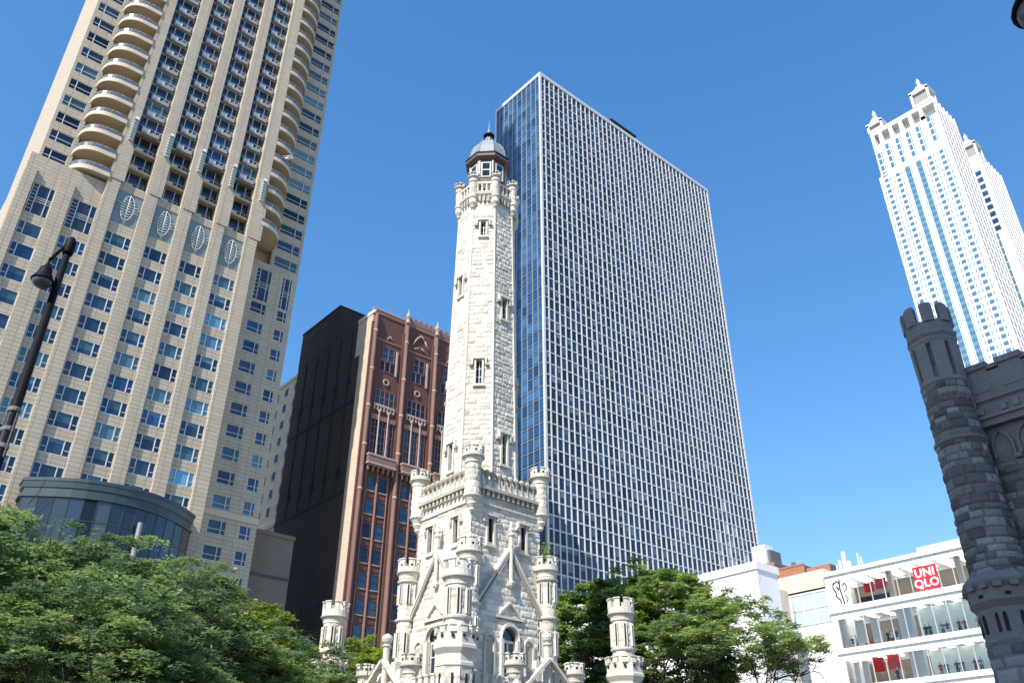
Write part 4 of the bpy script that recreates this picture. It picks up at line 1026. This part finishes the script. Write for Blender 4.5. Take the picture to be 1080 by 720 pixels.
wturret(X0+.8, X0+7.4, YS-.2, 260.2, 265.0); wturret(X1-7.6, X1-.1, YS-.2, 260.2, 268.2)
wturret(X0+1.2, X0+7.4, 301, 258.5, 264.0)
wturret(-81.8, -74.6, YN-.2, 258, 266.5); wturret(-99, -92, YN-.2, 258, 266)
items = []
def swin(x, z, w=1.6, h=1.55, y=YS, g=None):
    q = MB(); q.box((x-w/2, y-.06, z), (x+w/2, y+.05, z+h), g or 'g_sky')
    for s in (-1, 1): q.box((x+s*(w/2+.75)-.22, y-.05, z+.1), (x+s*(w/2+.75)+.22, y+.05, z+h-.1), 'g_pale')
    items.append((q, None))
# lower field: columns at x; two narrow glazed strips in the middle
for k in range(80):
    z = 232.5-k*2.8
    if z < 20: break
    for x in (-98.9, -94.2, -81.0, -76.4): swin(x, z)
    for x in (-90.0, -85.4):
        q = MB(); q.box((x-.95, YS-.08, z-.35), (x+.95, YS+.05, z+1.3), 'g_sky'); q.box((x-.95, YS-.07, z+1.45), (x+.95, YS+.05, z+2.3), 'g_pale')
        for s in (-1, 1): q.box((x+s*1.35-.12, YS-.07, z-.3), (x+s*1.35+.12, YS+.05, z+2.2), 'g_pale')
        items.append((q, None))
for x in (-98.6, -94.6, -90.2, -85.8, -81.6, -76.6):
    for k in range(4):
        z = 248.0-k*3.4+(1.8 if x > -80 else (-2.5 if x < -97 else 0)); q = MB(); q.box((x-1.1, YS-.05, z), (x+.2, YS+.05, z+2.6), 'g_sky'); q.box((x+.5, YS-.05, z), (x+.9, YS+.05, z+2.6), 'g_pale'); items.append((q, None))
for k in range(64):
    z = 254-k*3.7
    if z < 20: break
    for y in np.arange(289.5, 307, 3.2):
        q = MB(); q.box((X1-.05, y-.1, z), (X1+.05, y+1.9, z+2.3), 'g_slate'); items.append((q, None))
    for y in np.arange(334, 355, 3.2):
        q = MB(); q.box((-74.85, y, z), (-74.75, y+1.6, z+2.0), 'g_slate'); items.append((q, None))
    if k < 9: q = MB(); q.box((-78.6, YN-.06, z-6), (-76.3, YN+.05, z-3.6), 'g_blue2'); items.append((q, None))
    else: q = MB(); q.box((-80, YN-.06, z-6.5), (-78.0, YN+.05, z-3.2), 'g_sky'); items.append((q, None))
bays = MB()
for y in np.arange(288, 308, 3.2): bays.box((X1-.3, y, 0), (X1+.35, y+.5, 262), 'white_stone')
for y in np.arange(332.8, 356, 3.2): bays.box((-75.0, y, 0), (-74.5, y+.5, 260), 'white_stone')
bays.build('east_ribs', ws)
emit(ws, 'window', items, 100)

# ------------------------------------------------------------------ glass-fronted clothing shop and its neighbours
YU = 105.0
sh_ = thing('clothing_shop', 'white glass-fronted shop building with a red UNI QLO sign', 'building', (-48, 110, 0))
m = MB(); xu0, xu1 = -57.85, -34.0
m.box((xu0, YU+6, 0), (xu1, YU+26, 31.6), 'white_panel'); m.box((xu0, YU, 0), (xu0+.9, YU+6, 31.9), 'white_panel')
for z0, z1 in ((31.3, 31.9), (26.6, 27.25), (21.6, 22.2), (17.2, 17.8), (0, 12)): m.box((xu0+.9, YU+.36, z0), (xu1, YU+6, z1), 'white_panel')
m.box((-50.0, YU+12, 31.6), (xu1, YU+24, 36.2), 'white_panel'); m.box((-46.0, YU+8, 31.6), (xu1, YU+12, 34.6), 'white_panel')
m.build('wall', sh_)
for z0, z1, y in ((31.0, 31.95, 0), (26.2, 27.3, 0), (21.2, 22.25, 0), (16.8, 17.85, 0)):
    b = MB(); b.box((xu0-.15, YU-.30, z0+.55), (xu1, YU+.25, z1+.1), 'white_panel'); b.box((xu0, YU-.01, z0-.25), (xu1, YU+.11, z0+.55), 'spandrel_glass')
    b.build('floor_band', sh_)
r = MB()
for z in (30.95, 26.5, 21.5):
    for x in np.arange(-56.5, -35, 2.2): r.box((x, YU+1.2, z-.02), (x+.4, YU+5.2, z+.05), 'ceiling_lamp')
for (zb, zt, cm) in ((27.3, 31.0, 'shop_in'), (22.2, 26.2, 'shop_in'), (17.8, 21.2, 'shop_in')):
    r.quad((xu0+.9, YU+5.9, zb), (xu1, YU+5.9, zb), (xu1, YU+5.9, zt), (xu0+.9, YU+5.9, zt), cm)
r.quad((-47.8, YU+2.6, 22.2), (xu1, YU+2.6, 22.2), (xu1, YU+2.6, 26.2), (-47.8, YU+2.6, 26.2), 'shop_teal'); r.quad((-47.4, YU+2.6, 17.8), (xu1, YU+2.6, 17.8), (xu1, YU+2.6, 21.2), (-47.4, YU+2.6, 21.2), 'shop_teal')
r.build('interior_wall', sh_)
c = MB()
for x in (-49.9, -41.2): c.box((x, YU+1, 27.3), (x+.6, YU+1.6, 31.0), 'cloth_tan' if 0 else 'beige_stone')
c.box((-49.4, YU+.6, 22.2), (-47.6, YU+1.2, 26.2), 'white_panel'); c.box((-49.0, YU+.6, 17.8), (-47.2, YU+1.2, 21.2), 'white_panel'); c.box((-57.0, YU+.6, 22.2), (-56.4, YU+1.2, 26.2), 'white_panel')
c.build('column', sh_)
gl = MB(); gl.quad((xu0+.1, YU+.12, 12), (xu1, YU+.12, 12), (xu1, YU+.12, 31), (xu0+.1, YU+.12, 31), 'shop_pane'); gl.build('glass_front', sh_)
mm = MB(); x = xu0+.9
while x < xu1: mm.box((x-.035, YU-.05, 12), (x+.035, YU+.11, 31.6), 'alu'); x += 1.75
mm.build('mullion', sh_)
def text(name, body, x, z, size, m_, parent, y, depth=.04, bold=0):
    fc = bpy.data.curves.new(name, 'FONT'); fc.body = body; fc.size = size; fc.extrude = depth; fc.align_x = 'CENTER'; fc.offset = bold; fc.space_character = 1.08
    fo = bpy.data.objects.new('t', fc); C.objects.link(fo); bpy.context.view_layer.update()
    me = bpy.data.meshes.new_from_object(fo.evaluated_get(bpy.context.evaluated_depsgraph_get())); bpy.data.objects.remove(fo)
    off = Vector((0, 0, 0)); q_ = parent
    while q_ is not None: off = off+q_.location; q_ = q_.parent
    for v in me.vertices: v.co = Vector((x+v.co.x, y-v.co.z, z+v.co.y))-off
    me.materials.append(M[m_]); o_ = bpy.data.objects.new(name, me); C.objects.link(o_); o_.parent = parent; return o_
def shop_point(px, py, yy):
    v = CR*(px-540)-CU*(py-360)+CF*FPX; t = yy/v.y; return EYE+v*t
b = MB(); sx0, sx1, sz0, sz1 = -45.95, -43.05, 27.55, 30.35
b.box((sx0, YU-.20, sz0), (sx1, YU-.04, sz1), 'red_sign'); sg = b.build('shop_sign', sh_)
text('sign_lettering', 'UNI', (sx0+sx1)/2, 29.1, 1.36, 'white_text', sg, YU-.22, .03, .035); text('sign_lettering', 'QLO', (sx0+sx1)/2, 27.86, 1.36, 'white_text', sg, YU-.22, .03, .035)
b = MB()   # hanging panel with loose black line drawing
b.box((-57.0, YU-.12, 27.4), (-54.5, YU-.05, 30.8), 'white_panel'); pl = b.build('graphic_panel', sh_)
b = MB(); y = YU-.15
for pts, r_ in (([(-56.6, 30.6), (-56.75, 29.9), (-56.4, 29.3), (-56.5, 28.9), (-56.0, 28.3), (-55.9, 27.8)], .10), ([(-56.6, 30.4), (-56.1, 30.7), (-55.8, 30.4)], .09), ([(-55.7, 30.9), (-55.8, 29.6), (-55.6, 28.4), (-55.5, 27.7)], .11),
                ([(-55.5, 30.0), (-55.0, 30.3), (-54.8, 29.6), (-55.3, 29.2)], .08), ([(-56.2, 30.0), (-56.0, 29.6)], .13), ([(-55.3, 28.9), (-54.9, 28.3), (-55.2, 27.8)], .07)):
    b.path([(p[0], y, p[1]) for p in pts], r_*.8, 'iron_black', 5)
b.build('line_drawing', pl)
for (x, z, w, h) in ((-53.4, 29.0, 1.35, 1.2), (-51.8, 29.15, 1.45, 1.3), (-54.3, 19.4, 1.5, 1.7), (-52.3, 19.5, 1.7, 1.7)):
    b = MB(); b.box((x, YU+1.6, z), (x+w, YU+1.7, z+h), 'red_cloth')
    for j in range(3): b.box((x+.1, YU+1.58, z+.15+j*.4), (x+w-.1, YU+1.6, z+.22+j*.4), 'cloth_red')
    tag(b.build('red_banner', origin=(x+w/2, YU+1.65, z)), {(-53.4): 'left of two small red banners on the top shop floor, beside the line drawing', (-51.8): 'right one of two small red banners on the top shop floor, nearer the red sign', (-54.3): 'left of two red banners in the lowest visible shop floor', (-52.3): 'right of two red banners in the lowest visible shop floor'}[x], 'banner', 'red banners hung in the shop')
for (x, z, t_) in ((-55.4, 22.9, 'pinkish white poster panel in the middle shop floor, the left one'), (-53.3, 22.8, 'pinkish white poster panel in the middle shop floor, the right one'), (-56.6, 17.9, 'pinkish white poster panel in the lowest visible shop floor, the left one'), (-55.5, 17.9, 'pinkish white poster panel in the lowest visible shop floor, next to the red banner')):
    b = MB(); w = 1.2 if z > 20 else .8; b.box((x, YU+1.2, z), (x+w, YU+1.28, z+2.9), 'terra_trim' if 0 else 'white_panel'); b.box((x+.12, YU+1.17, z+.2), (x+w-.12, YU+1.2, z+2.7), 'white_paint'); tag(b.build('poster_panel', origin=(x, YU+1.2, z)), t_, 'poster', 'poster panels in the shop')
def mannequin(x, z, top, leg, desc):
    t = thing('mannequin', desc, 'mannequin', (x, YU+1.3, z), 'mannequins dressed in the shop windows')
    h = MB(); y = YU+1.3
    for s in (-1, 1):
        h.lathe([(.05, 0), (.07, .05), (.06, .1), (.085, .45), (.11, .85)], x+s*.11, y, leg, 8, z=z)
        h.tube((x+s*.2, y, z+1.42), (x+s*.31, y, z+1.12), .055, .045, top); h.tube((x+s*.31, y, z+1.12), (x+s*.28, y-.08, z+.85), .045, .035, 'skin_plaster')
    h.lathe([(.17, .82), (.18, .95), (.14, 1.1), (.19, 1.35), (.20, 1.42), (.07, 1.5)], x, y, top, 10, z=z)
    h.build('outfit', t); h = MB(); h.lathe([(.05, 1.48), (.05, 1.56), (.09, 1.62), (.10, 1.72), (.07, 1.82), (.02, 1.85)], x, y, 'skin_plaster', 10, z=z); h.build('head', t)
cl = {'cloth_blue': 'blue', 'cloth_red': 'red', 'cloth_dark': 'black', 'cloth_tan': 'tan', 'white_paint': 'white', 'g_pale': 'pale blue'}
for z, fl, row in ((22.2, 'middle', [(-56.2, 'g_pale', 'white_paint'), (-55.7, 'white_paint', 'g_pale'), (-51.4, 'cloth_dark', 'cloth_dark'), (-50.9, 'white_paint', 'cloth_dark'), (-50.3, 'cloth_blue', 'white_paint'), (-46.6, 'cloth_dark', 'cloth_blue'), (-46.1, 'cloth_blue', 'cloth_dark'), (-44.6, 'g_pale', 'cloth_blue'), (-44.0, 'cloth_blue', 'white_paint'), (-42.6, 'cloth_red', 'cloth_dark'), (-41.9, 'cloth_red', 'cloth_blue'), (-40.4, 'cloth_tan', 'cloth_tan')]),
                   (17.8, 'lowest visible', [(-51.2, 'cloth_dark', 'cloth_dark'), (-50.6, 'white_paint', 'g_pale'), (-45.9, 'cloth_red', 'cloth_tan'), (-45.2, 'cloth_dark', 'cloth_blue'), (-44.0, 'cloth_blue', 'cloth_dark'), (-43.4, 'cloth_dark', 'cloth_blue'), (-41.9, 'cloth_red', 'cloth_dark'), (-41.3, 'g_pale', 'cloth_blue'), (-40.0, 'cloth_tan', 'cloth_blue'), (-39.4, 'cloth_tan', 'cloth_dark')])):
    for i, (x, t_, l_) in enumerate(row):
        num = ['leftmost', 'second from left', 'third from left', 'fourth from left', 'fifth from left', 'sixth from left', 'seventh from left', 'eighth from left', 'ninth from left', 'tenth from left', 'eleventh from left', 'rightmost'][i] if i < len(row)-1 else 'rightmost'
        mannequin(x, z+.02, t_, l_, 'mannequin in %s top and %s trousers, %s on %s shop floor' % (cl[t_], cl[l_], num, fl))
b = MB(); b.box((-54.3, YU+1.9, 27.3), (-50.2, YU+2.5, 28.6), 'cloth_dark'); tag(b.build('clothes_rack', origin=(-52, YU+2.2, 27.3)), 'long dark rack of clothes under the red banners on the top shop floor', 'clothes rack')
rf = MB()
for (x, h, r_) in ((-57.3, 2.6, .25), (-56.6, 3.6, .3), (-56.0, 2.2, .3), (-54.2, 2.4, .12), (-54.6, 3.0, .12), (-57.8, 2.0, .12)):
    rf.lathe([(r_, 31.9), (r_, 31.9+h), (r_*.6, 31.95+h)], x, YU+4, 'alu_bright', 10)
rf.box((-57.6, YU+3.2, 31.9), (-53.8, YU+4.8, 32.5), 'alu_bright'); tag(rf.build('roof_antennas', origin=(-56, YU+4, 31.9)), 'cluster of pale rooftop pipes and antennas above the left corner of the shop', 'antenna')
# neighbour with beige roof band and tall white wall
nb = thing('white_walled_building', 'tall blank white wall with a beige top band and glass strip, beside the shop', 'building', (-75, 112, 0))
m = MB(); m.box((-100, YU+.6, 0), (-58.0, YU+24, 30.3), 'white_paint'); m.build('wall', nb)
m = MB(); m.box((-72, YU+.5, 30.55), (-58.0, YU+20, 32.9), 'beige_stone'); m.box((-72, YU+.62, 30.3), (-58.0, YU+20, 30.55), 'void'); m.build('roof_band', nb)
m = MB()
for (a, b_) in ((-63.6, -61.9), (-61.8, -60.1), (-60.0, -58.2)): m.quad((a, YU+.57, 26.2), (b_, YU+.57, 26.2), (b_, YU+.57, 30.1), (a, YU+.57, 30.1), 'g_strip', random.random())
m.build('glass_strip', nb)
m = MB()
for x in (-63.7, -61.85, -60.05, -58.15): m.box((x-.05, YU+.48, 26.1), (x+.05, YU+.6, 30.2), 'white_panel')
for z in (26.1, 28.1, 30.1): m.box((-63.7, YU+.49, z-.04), (-58.1, YU+.6, z+.04), 'white_panel')
m.build('glass_frame', nb)
pb_ = thing('white_corner_building', 'white flat-roofed building with a grey end wall, behind the feathery tree', 'building', (-75, 97, 0))
m = MB(); m.box((-96, 94.0, 0), (-60.8, 98.6, 31.3), 'white_paint'); m.box((-96.2, 93.8, 31.3), (-60.6, 98.8, 32.3), 'white_paint'); m.box((-60.8, 98.61, 0), (-61.8, 100.5, 29.5), 'beige_stone'); m.build('wall', pb_)
bb = thing('orange_brick_building', 'stepped orange brick buildings with dark end walls, peeping over the white roofs', 'building', (-90, 145, 0))
m = MB()
for (x0, x1, z1) in ((-90.6, -86.6, 46.4), (-86.2, -80.6, 44.6), (-80.2, -75.6, 43.8)): m.box((x0, 140, 0), (x1, 152, z1), 'brick_orange'); m.box((x1-.02, 140.05, 0), (x1+.05, 152, z1-.1), 'slate')
m.build('wall', bb)
m = MB(); m.box((-90.8, 139.8, 46.4), (-88.0, 142.5, 50.0), 'white_paint'); m.box((-88.0, 140.5, 46.4), (-87.4, 144, 49.0), 'slate'); m.build('roof_structure', bb)
m = MB(); m.lathe([(.4, 44.6), (.4, 45.6), (.2, 45.8)], -83.2, 141, 'slate', 8); m.box((-86.2, 139.9, 44.6), (-80.6, 140.2, 44.9), 'brick_orange'); m.build('roof_vent', bb)

# unseen tower added south of the junction to shade the castle-like building
of = thing('shade_tower', 'unseen stone tower behind the viewer, added to shade the castle-like building', 'building', (34, -42, 0))
m = MB(); m.box((13.0, -52, 0), (46, -32, 112), 'tower_stone')
for z in range(4, 110, 4): m.box((12.85, -52.1, z), (46.1, -31.9, z+1.6), 'g_slate')
m.build('wall', of)
# ------------------------------------------------------------------ street lamps, gull, wires
def pendant(parent, x, y, z, s=1.0):
    """bell-shaped lamp head hanging below z"""
    b = MB(); b.lathe([(.03, .62), (.05, .50), (.07, .46), (.09, .40), (.15, .36), (.17, .22), (.24, .06), (.29, -.03), (.30, -.06), (.27, -.07), (.02, -.06)], 0, 0, 'iron_black', 20, smooth=True)
    b.v = [v*s+np.array((x, y, z)) for v in b.v]; o_ = b.build('lamp_head', parent)
    b = MB(); b.lathe([(.255, -.065), (.26, -.09), (.24, -.16), (.18, -.23), (.09, -.27), (.01, -.28)], 0, 0, 'lamp_glass', 20, smooth=True)
    b.v = [v*s+np.array((x, y, z)) for v in b.v]; b.build('lamp_globe', o_)
lx, ly = -.991*11.6, .1325*11.6
lamp = thing('street_lamp', 'black street lamp post with a bell-shaped pendant head, in front of the tan tower', 'street lamp', (lx, ly, .13))
p = MB(); p.lathe([(.20, .13), (.20, .5), (.13, .6), (.082, 3.0), (.047, 8.75)], lx, ly, 'iron_black', 16, smooth=True)
p.lathe([(.062, 8.70), (.074, 8.74), (.074, 8.88), (.066, 8.93), (.04, 8.99), (.01, 9.0)], lx, ly, 'iron_black', 16, smooth=True); p.build('pole', lamp)
hx, hy = lx+.03, ly-.19
a = MB(); zz = 8.0
a.path([(lx, ly, 8.80), (lx+.01, ly-.06, 8.82), (hx, hy+.05, 8.62), (hx, hy, 8.5)], .022, 'iron_black', 6); a.build('arm', lamp)
pendant(lamp, hx, hy, 8.18, .50)
b = MB()
for z in (5.35, 5.72, 5.95, 6.22): b.lathe([(.072, z), (.078, z+.01), (.078, z+.05), (.072, z+.06)], lx, ly, 'castle_trim', 12)
for an in (0.4, 2.2, 4.0, 5.3): b.obox((lx+.068*math.cos(an), ly+.068*math.sin(an), 5.6), (.015, 0, 0), (0, .015, 0), (0, 0, .6), 'castle_trim')
b.obox((lx-.02, ly-.02, 5.74), (.05, -.24, 0), (.02, 0, 0), (0, 0, .02), 'castle_trim'); b.obox((lx-.02, ly-.02, 5.37), (.05, -.24, 0), (.02, 0, 0), (0, 0, .02), 'castle_trim'); b.build('clamp', lamp)
b = MB(); b.path([(lx, ly, 6.0), (lx-.15, ly-.5, 6.15), (lx-.6, ly-1.2, 6.5), (lx-1.6, ly-2.6, 7.2), (lx-4, ly-5, 8.4)], .012, 'iron_black', 4)
tag(b.build('cable', origin=(lx, ly, 6.0)), 'thin black cable running from the lamp post out of the left edge', 'cable')
# second lamp: only its head shows at the top right corner
D2 = 7.5; l2 = Vector((-.70, 7.47, 0))
lamp2 = thing('street_lamp', 'dark lamp head cut off by the top right corner of the photo', 'street lamp', (l2.x+1.9, l2.y+.3, .13))
p = MB(); p.lathe([(.20, .13), (.20, .5), (.13, .6), (.115, 3.0), (.085, 9.9), (.01, 10)], l2.x+1.9, l2.y+.3, 'iron_black', 16, smooth=True); p.build('pole', lamp2)
p = MB(); p.path([(l2.x+1.9, l2.y+.3, 9.6), (l2.x+1.2, l2.y+.2, 10.1), (l2.x+.4, l2.y+.05, 10.1), (l2.x, l2.y, 9.8), (l2.x, l2.y, 9.5)], .035, 'iron_black', 8); p.build('arm', lamp2)
pendant(lamp2, l2.x, l2.y, 8.70, 1.0)
# gull
v = (CR*(305-540)-CU*(167-360)+CF*FPX); v.normalize(); gp0 = EYE+v*62
b = MB(); up = Vector((0, 0, 1)); rr_ = CR
b.tube(gp0-rr_*.30, gp0, .03, .11, 'gull', 8); b.tube(gp0, gp0+rr_*.24, .11, .05, 'gull', 8)
for s in (-1, 1):
    a0 = gp0+rr_*.02; mid = a0+CF*(s*.25)+up*.14+rr_*.12; tip = a0+CF*(s*.5)-rr_*.3+up*.02
    for (p0, p1, w0, w1) in ((a0, mid, .16, .14), (mid, tip, .14, .03)):
        b.add([tuple(p0-rr_*w0), tuple(p0+rr_*w0*.5), tuple(p1+rr_*w1*.5), tuple(p1-rr_*w1), tuple(p0-rr_*w0+up*.02), tuple(p0+rr_*w0*.5+up*.02), tuple(p1+rr_*w1*.5+up*.02), tuple(p1-rr_*w1+up*.02)], [(0,3,2,1),(4,5,6,7),(0,1,5,4),(1,2,6,5),(2,3,7,6),(3,0,4,7)], 'gull')
tag(b.build('gull', origin=gp0), 'white gull gliding in front of the curved balconies of the tan tower', 'bird')

# ------------------------------------------------------------------ trees
def make_tree(seed, H, R, trunk_h, lean=(0, 0), leafm='leaf', nclump=420, per=70, lsz=.11, flat=.55, droop=.25, density_low=.3, forks=5, tr=.16, spread=1.0, zmin=0):
    """returns (trunk MB, crown MB) with base at origin; layered feathery crown of leaflet sprays"""
    R_ = np.random.default_rng(seed); wood = MB(); crown = MB()
    top = Vector((lean[0], lean[1], trunk_h)); wood.tube((0, 0, 0), top*.5+Vector((.1, 0, 0)), tr*1.25, tr*1.05, 'bark', 9); wood.tube(top*.5+Vector((.1, 0, 0)), top, tr*1.05, tr*.9, 'bark', 9)
    cen = Vector((lean[0]*1.6, lean[1]*1.6, trunk_h+(H-trunk_h)*.48)); ry = (H-trunk_h)*.56
    segs = []
    def limb(p, d, l, r, depth):
        n = 3; q = p
        for i in range(n):
            d = (d+Vector(R_.normal(0, .16, 3))+Vector((0, 0, .05 if depth < 2 else -.02))).normalized(); q2 = q+d*l/n
            wood.tube(q, q2, r*(1-i*.22), r*(1-(i+1)*.22), 'bark', 6 if depth < 2 else 4)
            q = q2; segs.append((q, depth))
            if depth < 3 and i > 0:
                for s in range(2 if depth < 2 else 2):
                    a = R_.uniform(0, 6.28); o = d.orthogonal().normalized(); o2 = d.cross(o)
                    nd = (d*.75+(o*math.cos(a)+o2*math.sin(a))*.75*spread+Vector((0, 0, .08))).normalized(); limb(q, nd, l*R_.uniform(.55, .75), r*.5, depth+1)
    for k in range(forks):
        a = 2*math.pi*(k+R_.uniform(-.3, .3))/forks; e = R_.uniform(.5, 1.1)
        limb(top, Vector((math.cos(a)*math.cos(e)*spread, math.sin(a)*math.cos(e)*spread, math.sin(e))).normalized(), max(R, H-trunk_h)*.5, tr*.55, 0)
    tips = [s for s, d in segs if d >= 2]
    # clump centres near branch tips, kept within an uneven envelope
    lob = R_.uniform(-1, 1, (9, 3)); 
    cs_ = []
    tries = 0
    while len(cs_) < nclump and tries < nclump*14:
        tries += 1
        if R_.random() < .6 and tips: c = tips[R_.integers(len(tips))]+Vector(R_.normal(0, .32, 3))
        else:
            u = Vector(R_.normal(0, 1, 3)); u.normalize(); rr = R_.uniform(.5, 1)**.6; c = cen+Vector((u.x*R*rr, u.y*R*rr, u.z*ry*rr))
        e = Vector(((c.x-cen.x)/R, (c.y-cen.y)/R, (c.z-cen.z)/ry)); el = e.length
        en = e.normalized() if el > 0 else e
        lim = 1+.22*math.sin(3.1*en.x+seed)*math.cos(4.2*en.y+seed*2)+.15*math.sin(6*en.z+5*en.x+seed)
        if el > lim: continue
        if c.z < zmin+.5*math.sin(2*c.x+seed)*math.cos(1.7*c.y) and R_.random() > .04: continue
        if e.z < -.35 and R_.random() > density_low: continue
        cs_.append((c, R_.random()))
    N = len(cs_)
    cc = np.array([tuple(c) for c, _ in cs_]); tt = np.array([t for _, t in cs_])
    # each clump: fronds radiating, flattened; leaflets along them
    nf = max(3, per//10); 
    cid = np.repeat(np.arange(N), nf); ang = R_.uniform(0, 2*math.pi, len(cid)); ln_ = R_.uniform(.28, .6, len(cid))*(.8+R*.05)
    fd = np.stack([np.cos(ang), np.sin(ang), R_.uniform(-.25, .35, len(cid))], 1)
    fo_ = cc[cid]+R_.normal(0, .13, (len(cid), 3))*np.array((1, 1, flat))
    nl = 10; fid = np.repeat(np.arange(len(cid)), nl); s = np.tile(np.arange(nl)/nl, len(cid))
    pos = fo_[fid]+fd[fid]*(ln_[fid]*s)[:, None]; pos[:, 2] -= droop*(s**2)*ln_[fid]
    side = np.where(np.tile(np.arange(nl), len(cid)) % 2 == 0, 1, -1)
    perp = np.stack([-np.sin(ang), np.cos(ang), np.zeros(len(cid))], 1)[fid]
    ldir = perp*side[:, None]+fd[fid]*.4+R_.normal(0, .28, pos.shape); ldir /= np.linalg.norm(ldir, axis=1)[:, None]
    w = np.cross(ldir, R_.normal(0, .35, pos.shape)+np.array((0, 0, 1))); w /= np.linalg.norm(w, axis=1)[:, None]
    L_ = (lsz*R_.uniform(.55, 1.5, len(pos)))[:, None]
    v0 = pos; v1 = pos+ldir*L_*.5+w*L_*.24; v2 = pos+ldir*L_; v3 = pos+ldir*L_*.5-w*L_*.24
    V = np.stack([v0, v1, v2, v3], 1).reshape(-1, 3); F = np.arange(len(V)).reshape(-1, 4).tolist()
    T = np.repeat(np.clip(tt[cid][fid]*.7+R_.uniform(0, .3, len(pos)), 0, 1), 4)
    crown.add(V, F, leafm, T); return wood, crown
TREE_SRC = {}
def put_tree(key, name, x, y, rz, sc, label, group=None, cat='tree'):
    wood, crown = TREE_SRC[key]
    t = thing(name, label, cat, (x, y, .1), group)
    t.rotation_euler = (0, 0, rz); t.scale = (sc, sc, sc)
    if isinstance(wood, MB):
        me = []
        for nm, b in (('trunk', wood), ('crown', crown)):
            o_ = b.build(nm); o_.parent = t; me.append(o_)
        TREE_SRC[key] = (me[0], me[1])
    else:
        for src in (wood, crown):
            c = src.copy(); C.objects.link(c); c.parent = t
    return t
TREE_SRC['a'] = make_tree(3, 9.4, 4.4, 2.6, (.3, .2), 'leaf', 560, 150, .155, droop=.35, density_low=.6, forks=6)
TREE_SRC['b'] = make_tree(11, 9.6, 4.3, 2.8, (-.2, .3), 'leaf', 560, 150, .155, droop=.35, density_low=.6, forks=6)
TREE_SRC['c'] = make_tree(23, 10.5, 3.6, 3.0, (0, 0), 'leaf_bright', 460, 130, .20, droop=.2, density_low=.5)
TREE_SRC['d'] = make_tree(31, 15.5, 3.9, 4.2, (0, .2), 'leaf_dark', 620, 160, .24, droop=.2, density_low=.7, forks=6, tr=.2)
TREE_SRC['e'] = make_tree(42, 14.0, 4.7, 6.2, (.9, .5), 'leaf_light', 380, 140, .18, droop=.25, density_low=.6, forks=5, tr=.2, spread=1.1, zmin=10.1)
def at(az, D): a = rad(az); return (-math.sin(a)*D, math.cos(a)*D)
G1 = 'feathery trees along the left foreground'
for key, az, D, rz, sc, lab in (
    ('a', 82.5, 25, .4, .91, 'feathery green locust tree at the bottom left corner, nearest the lamp post'),
    ('b', 76.3, 28, 1.4, .98, 'feathery locust tree in front of the glass pavilion, second from the left edge'),
    ('a', 70.2, 31.5, 3.3, 1.02, 'feathery locust tree below the right end of the glass pavilion'),
    ('b', 64.8, 35, 5.2, .86, 'feathery grey-green tree just left of the outer stone turret'),
    ('b', 73.5, 21, 2.6, .66, 'low dark locust tree in front of the others at the bottom left')):
    x, y = at(az, D); put_tree(key, 'locust_tree', x, y, rz, sc, lab, G1)
for key, az, D, rz, sc, lab in (('c', 66.3, 46, .2, 1.12, 'yellow-green tree top showing behind the feathery trees, below the tan annex'), ('c', 58.3, 60, 2.2, 1.22, 'bright green tree between the outer stone turret and the water tower'), ('c', 61.8, 55, 4.2, 1.05, 'small yellow-green tree behind the left outer turret')):
    x, y = at(az, D); put_tree(key, 'maple_tree', x, y, rz, sc, lab, 'bright green trees behind the stone tower')
x, y = at(44.2, 62); put_tree('d', 'elm_tree', x, y, .3, 1.13, 'dense dark green tree right beside the water tower', 'dark trees behind the stone tower')
x, y = at(38.9, 58); put_tree('d', 'elm_tree', x, y, 2.5, 1.12, 'dark green tree behind the right outer turret', 'dark trees behind the stone tower')
x, y = at(36.0, 51); put_tree('e', 'locust_tree', x, y, .9, 1.0, 'airy light green tree with bare forked limbs before the white wall')
x, y = at(31.0, 47); put_tree('e', 'locust_tree', x, y, 3.6, .45, 'small tree top at the bottom edge in front of the white wall')
pt = MB(); R_ = np.random.default_rng(5); bx, by = WX+2.55, WY+2.55
for k in range(240):
    p = np.array((bx, by, 14.1))+R_.normal(0, .13, 3)*np.array((1, 1, 1.9))+np.array((0, 0, .35)); d = R_.normal(0, 1, 3); d /= np.linalg.norm(d); w = np.cross(d, R_.normal(0, 1, 3)); w /= np.linalg.norm(w)
    pt.add([p, p+d*.06+w*.03, p+d*.12, p+d*.06-w*.03], [(0, 1, 2, 3)], 'leaf_bright', R_.random())
tag(pt.build('wild_plant', origin=(bx, by, 14.0)), 'small green plant rooted on the right hand turret of the stone tower', 'plant')
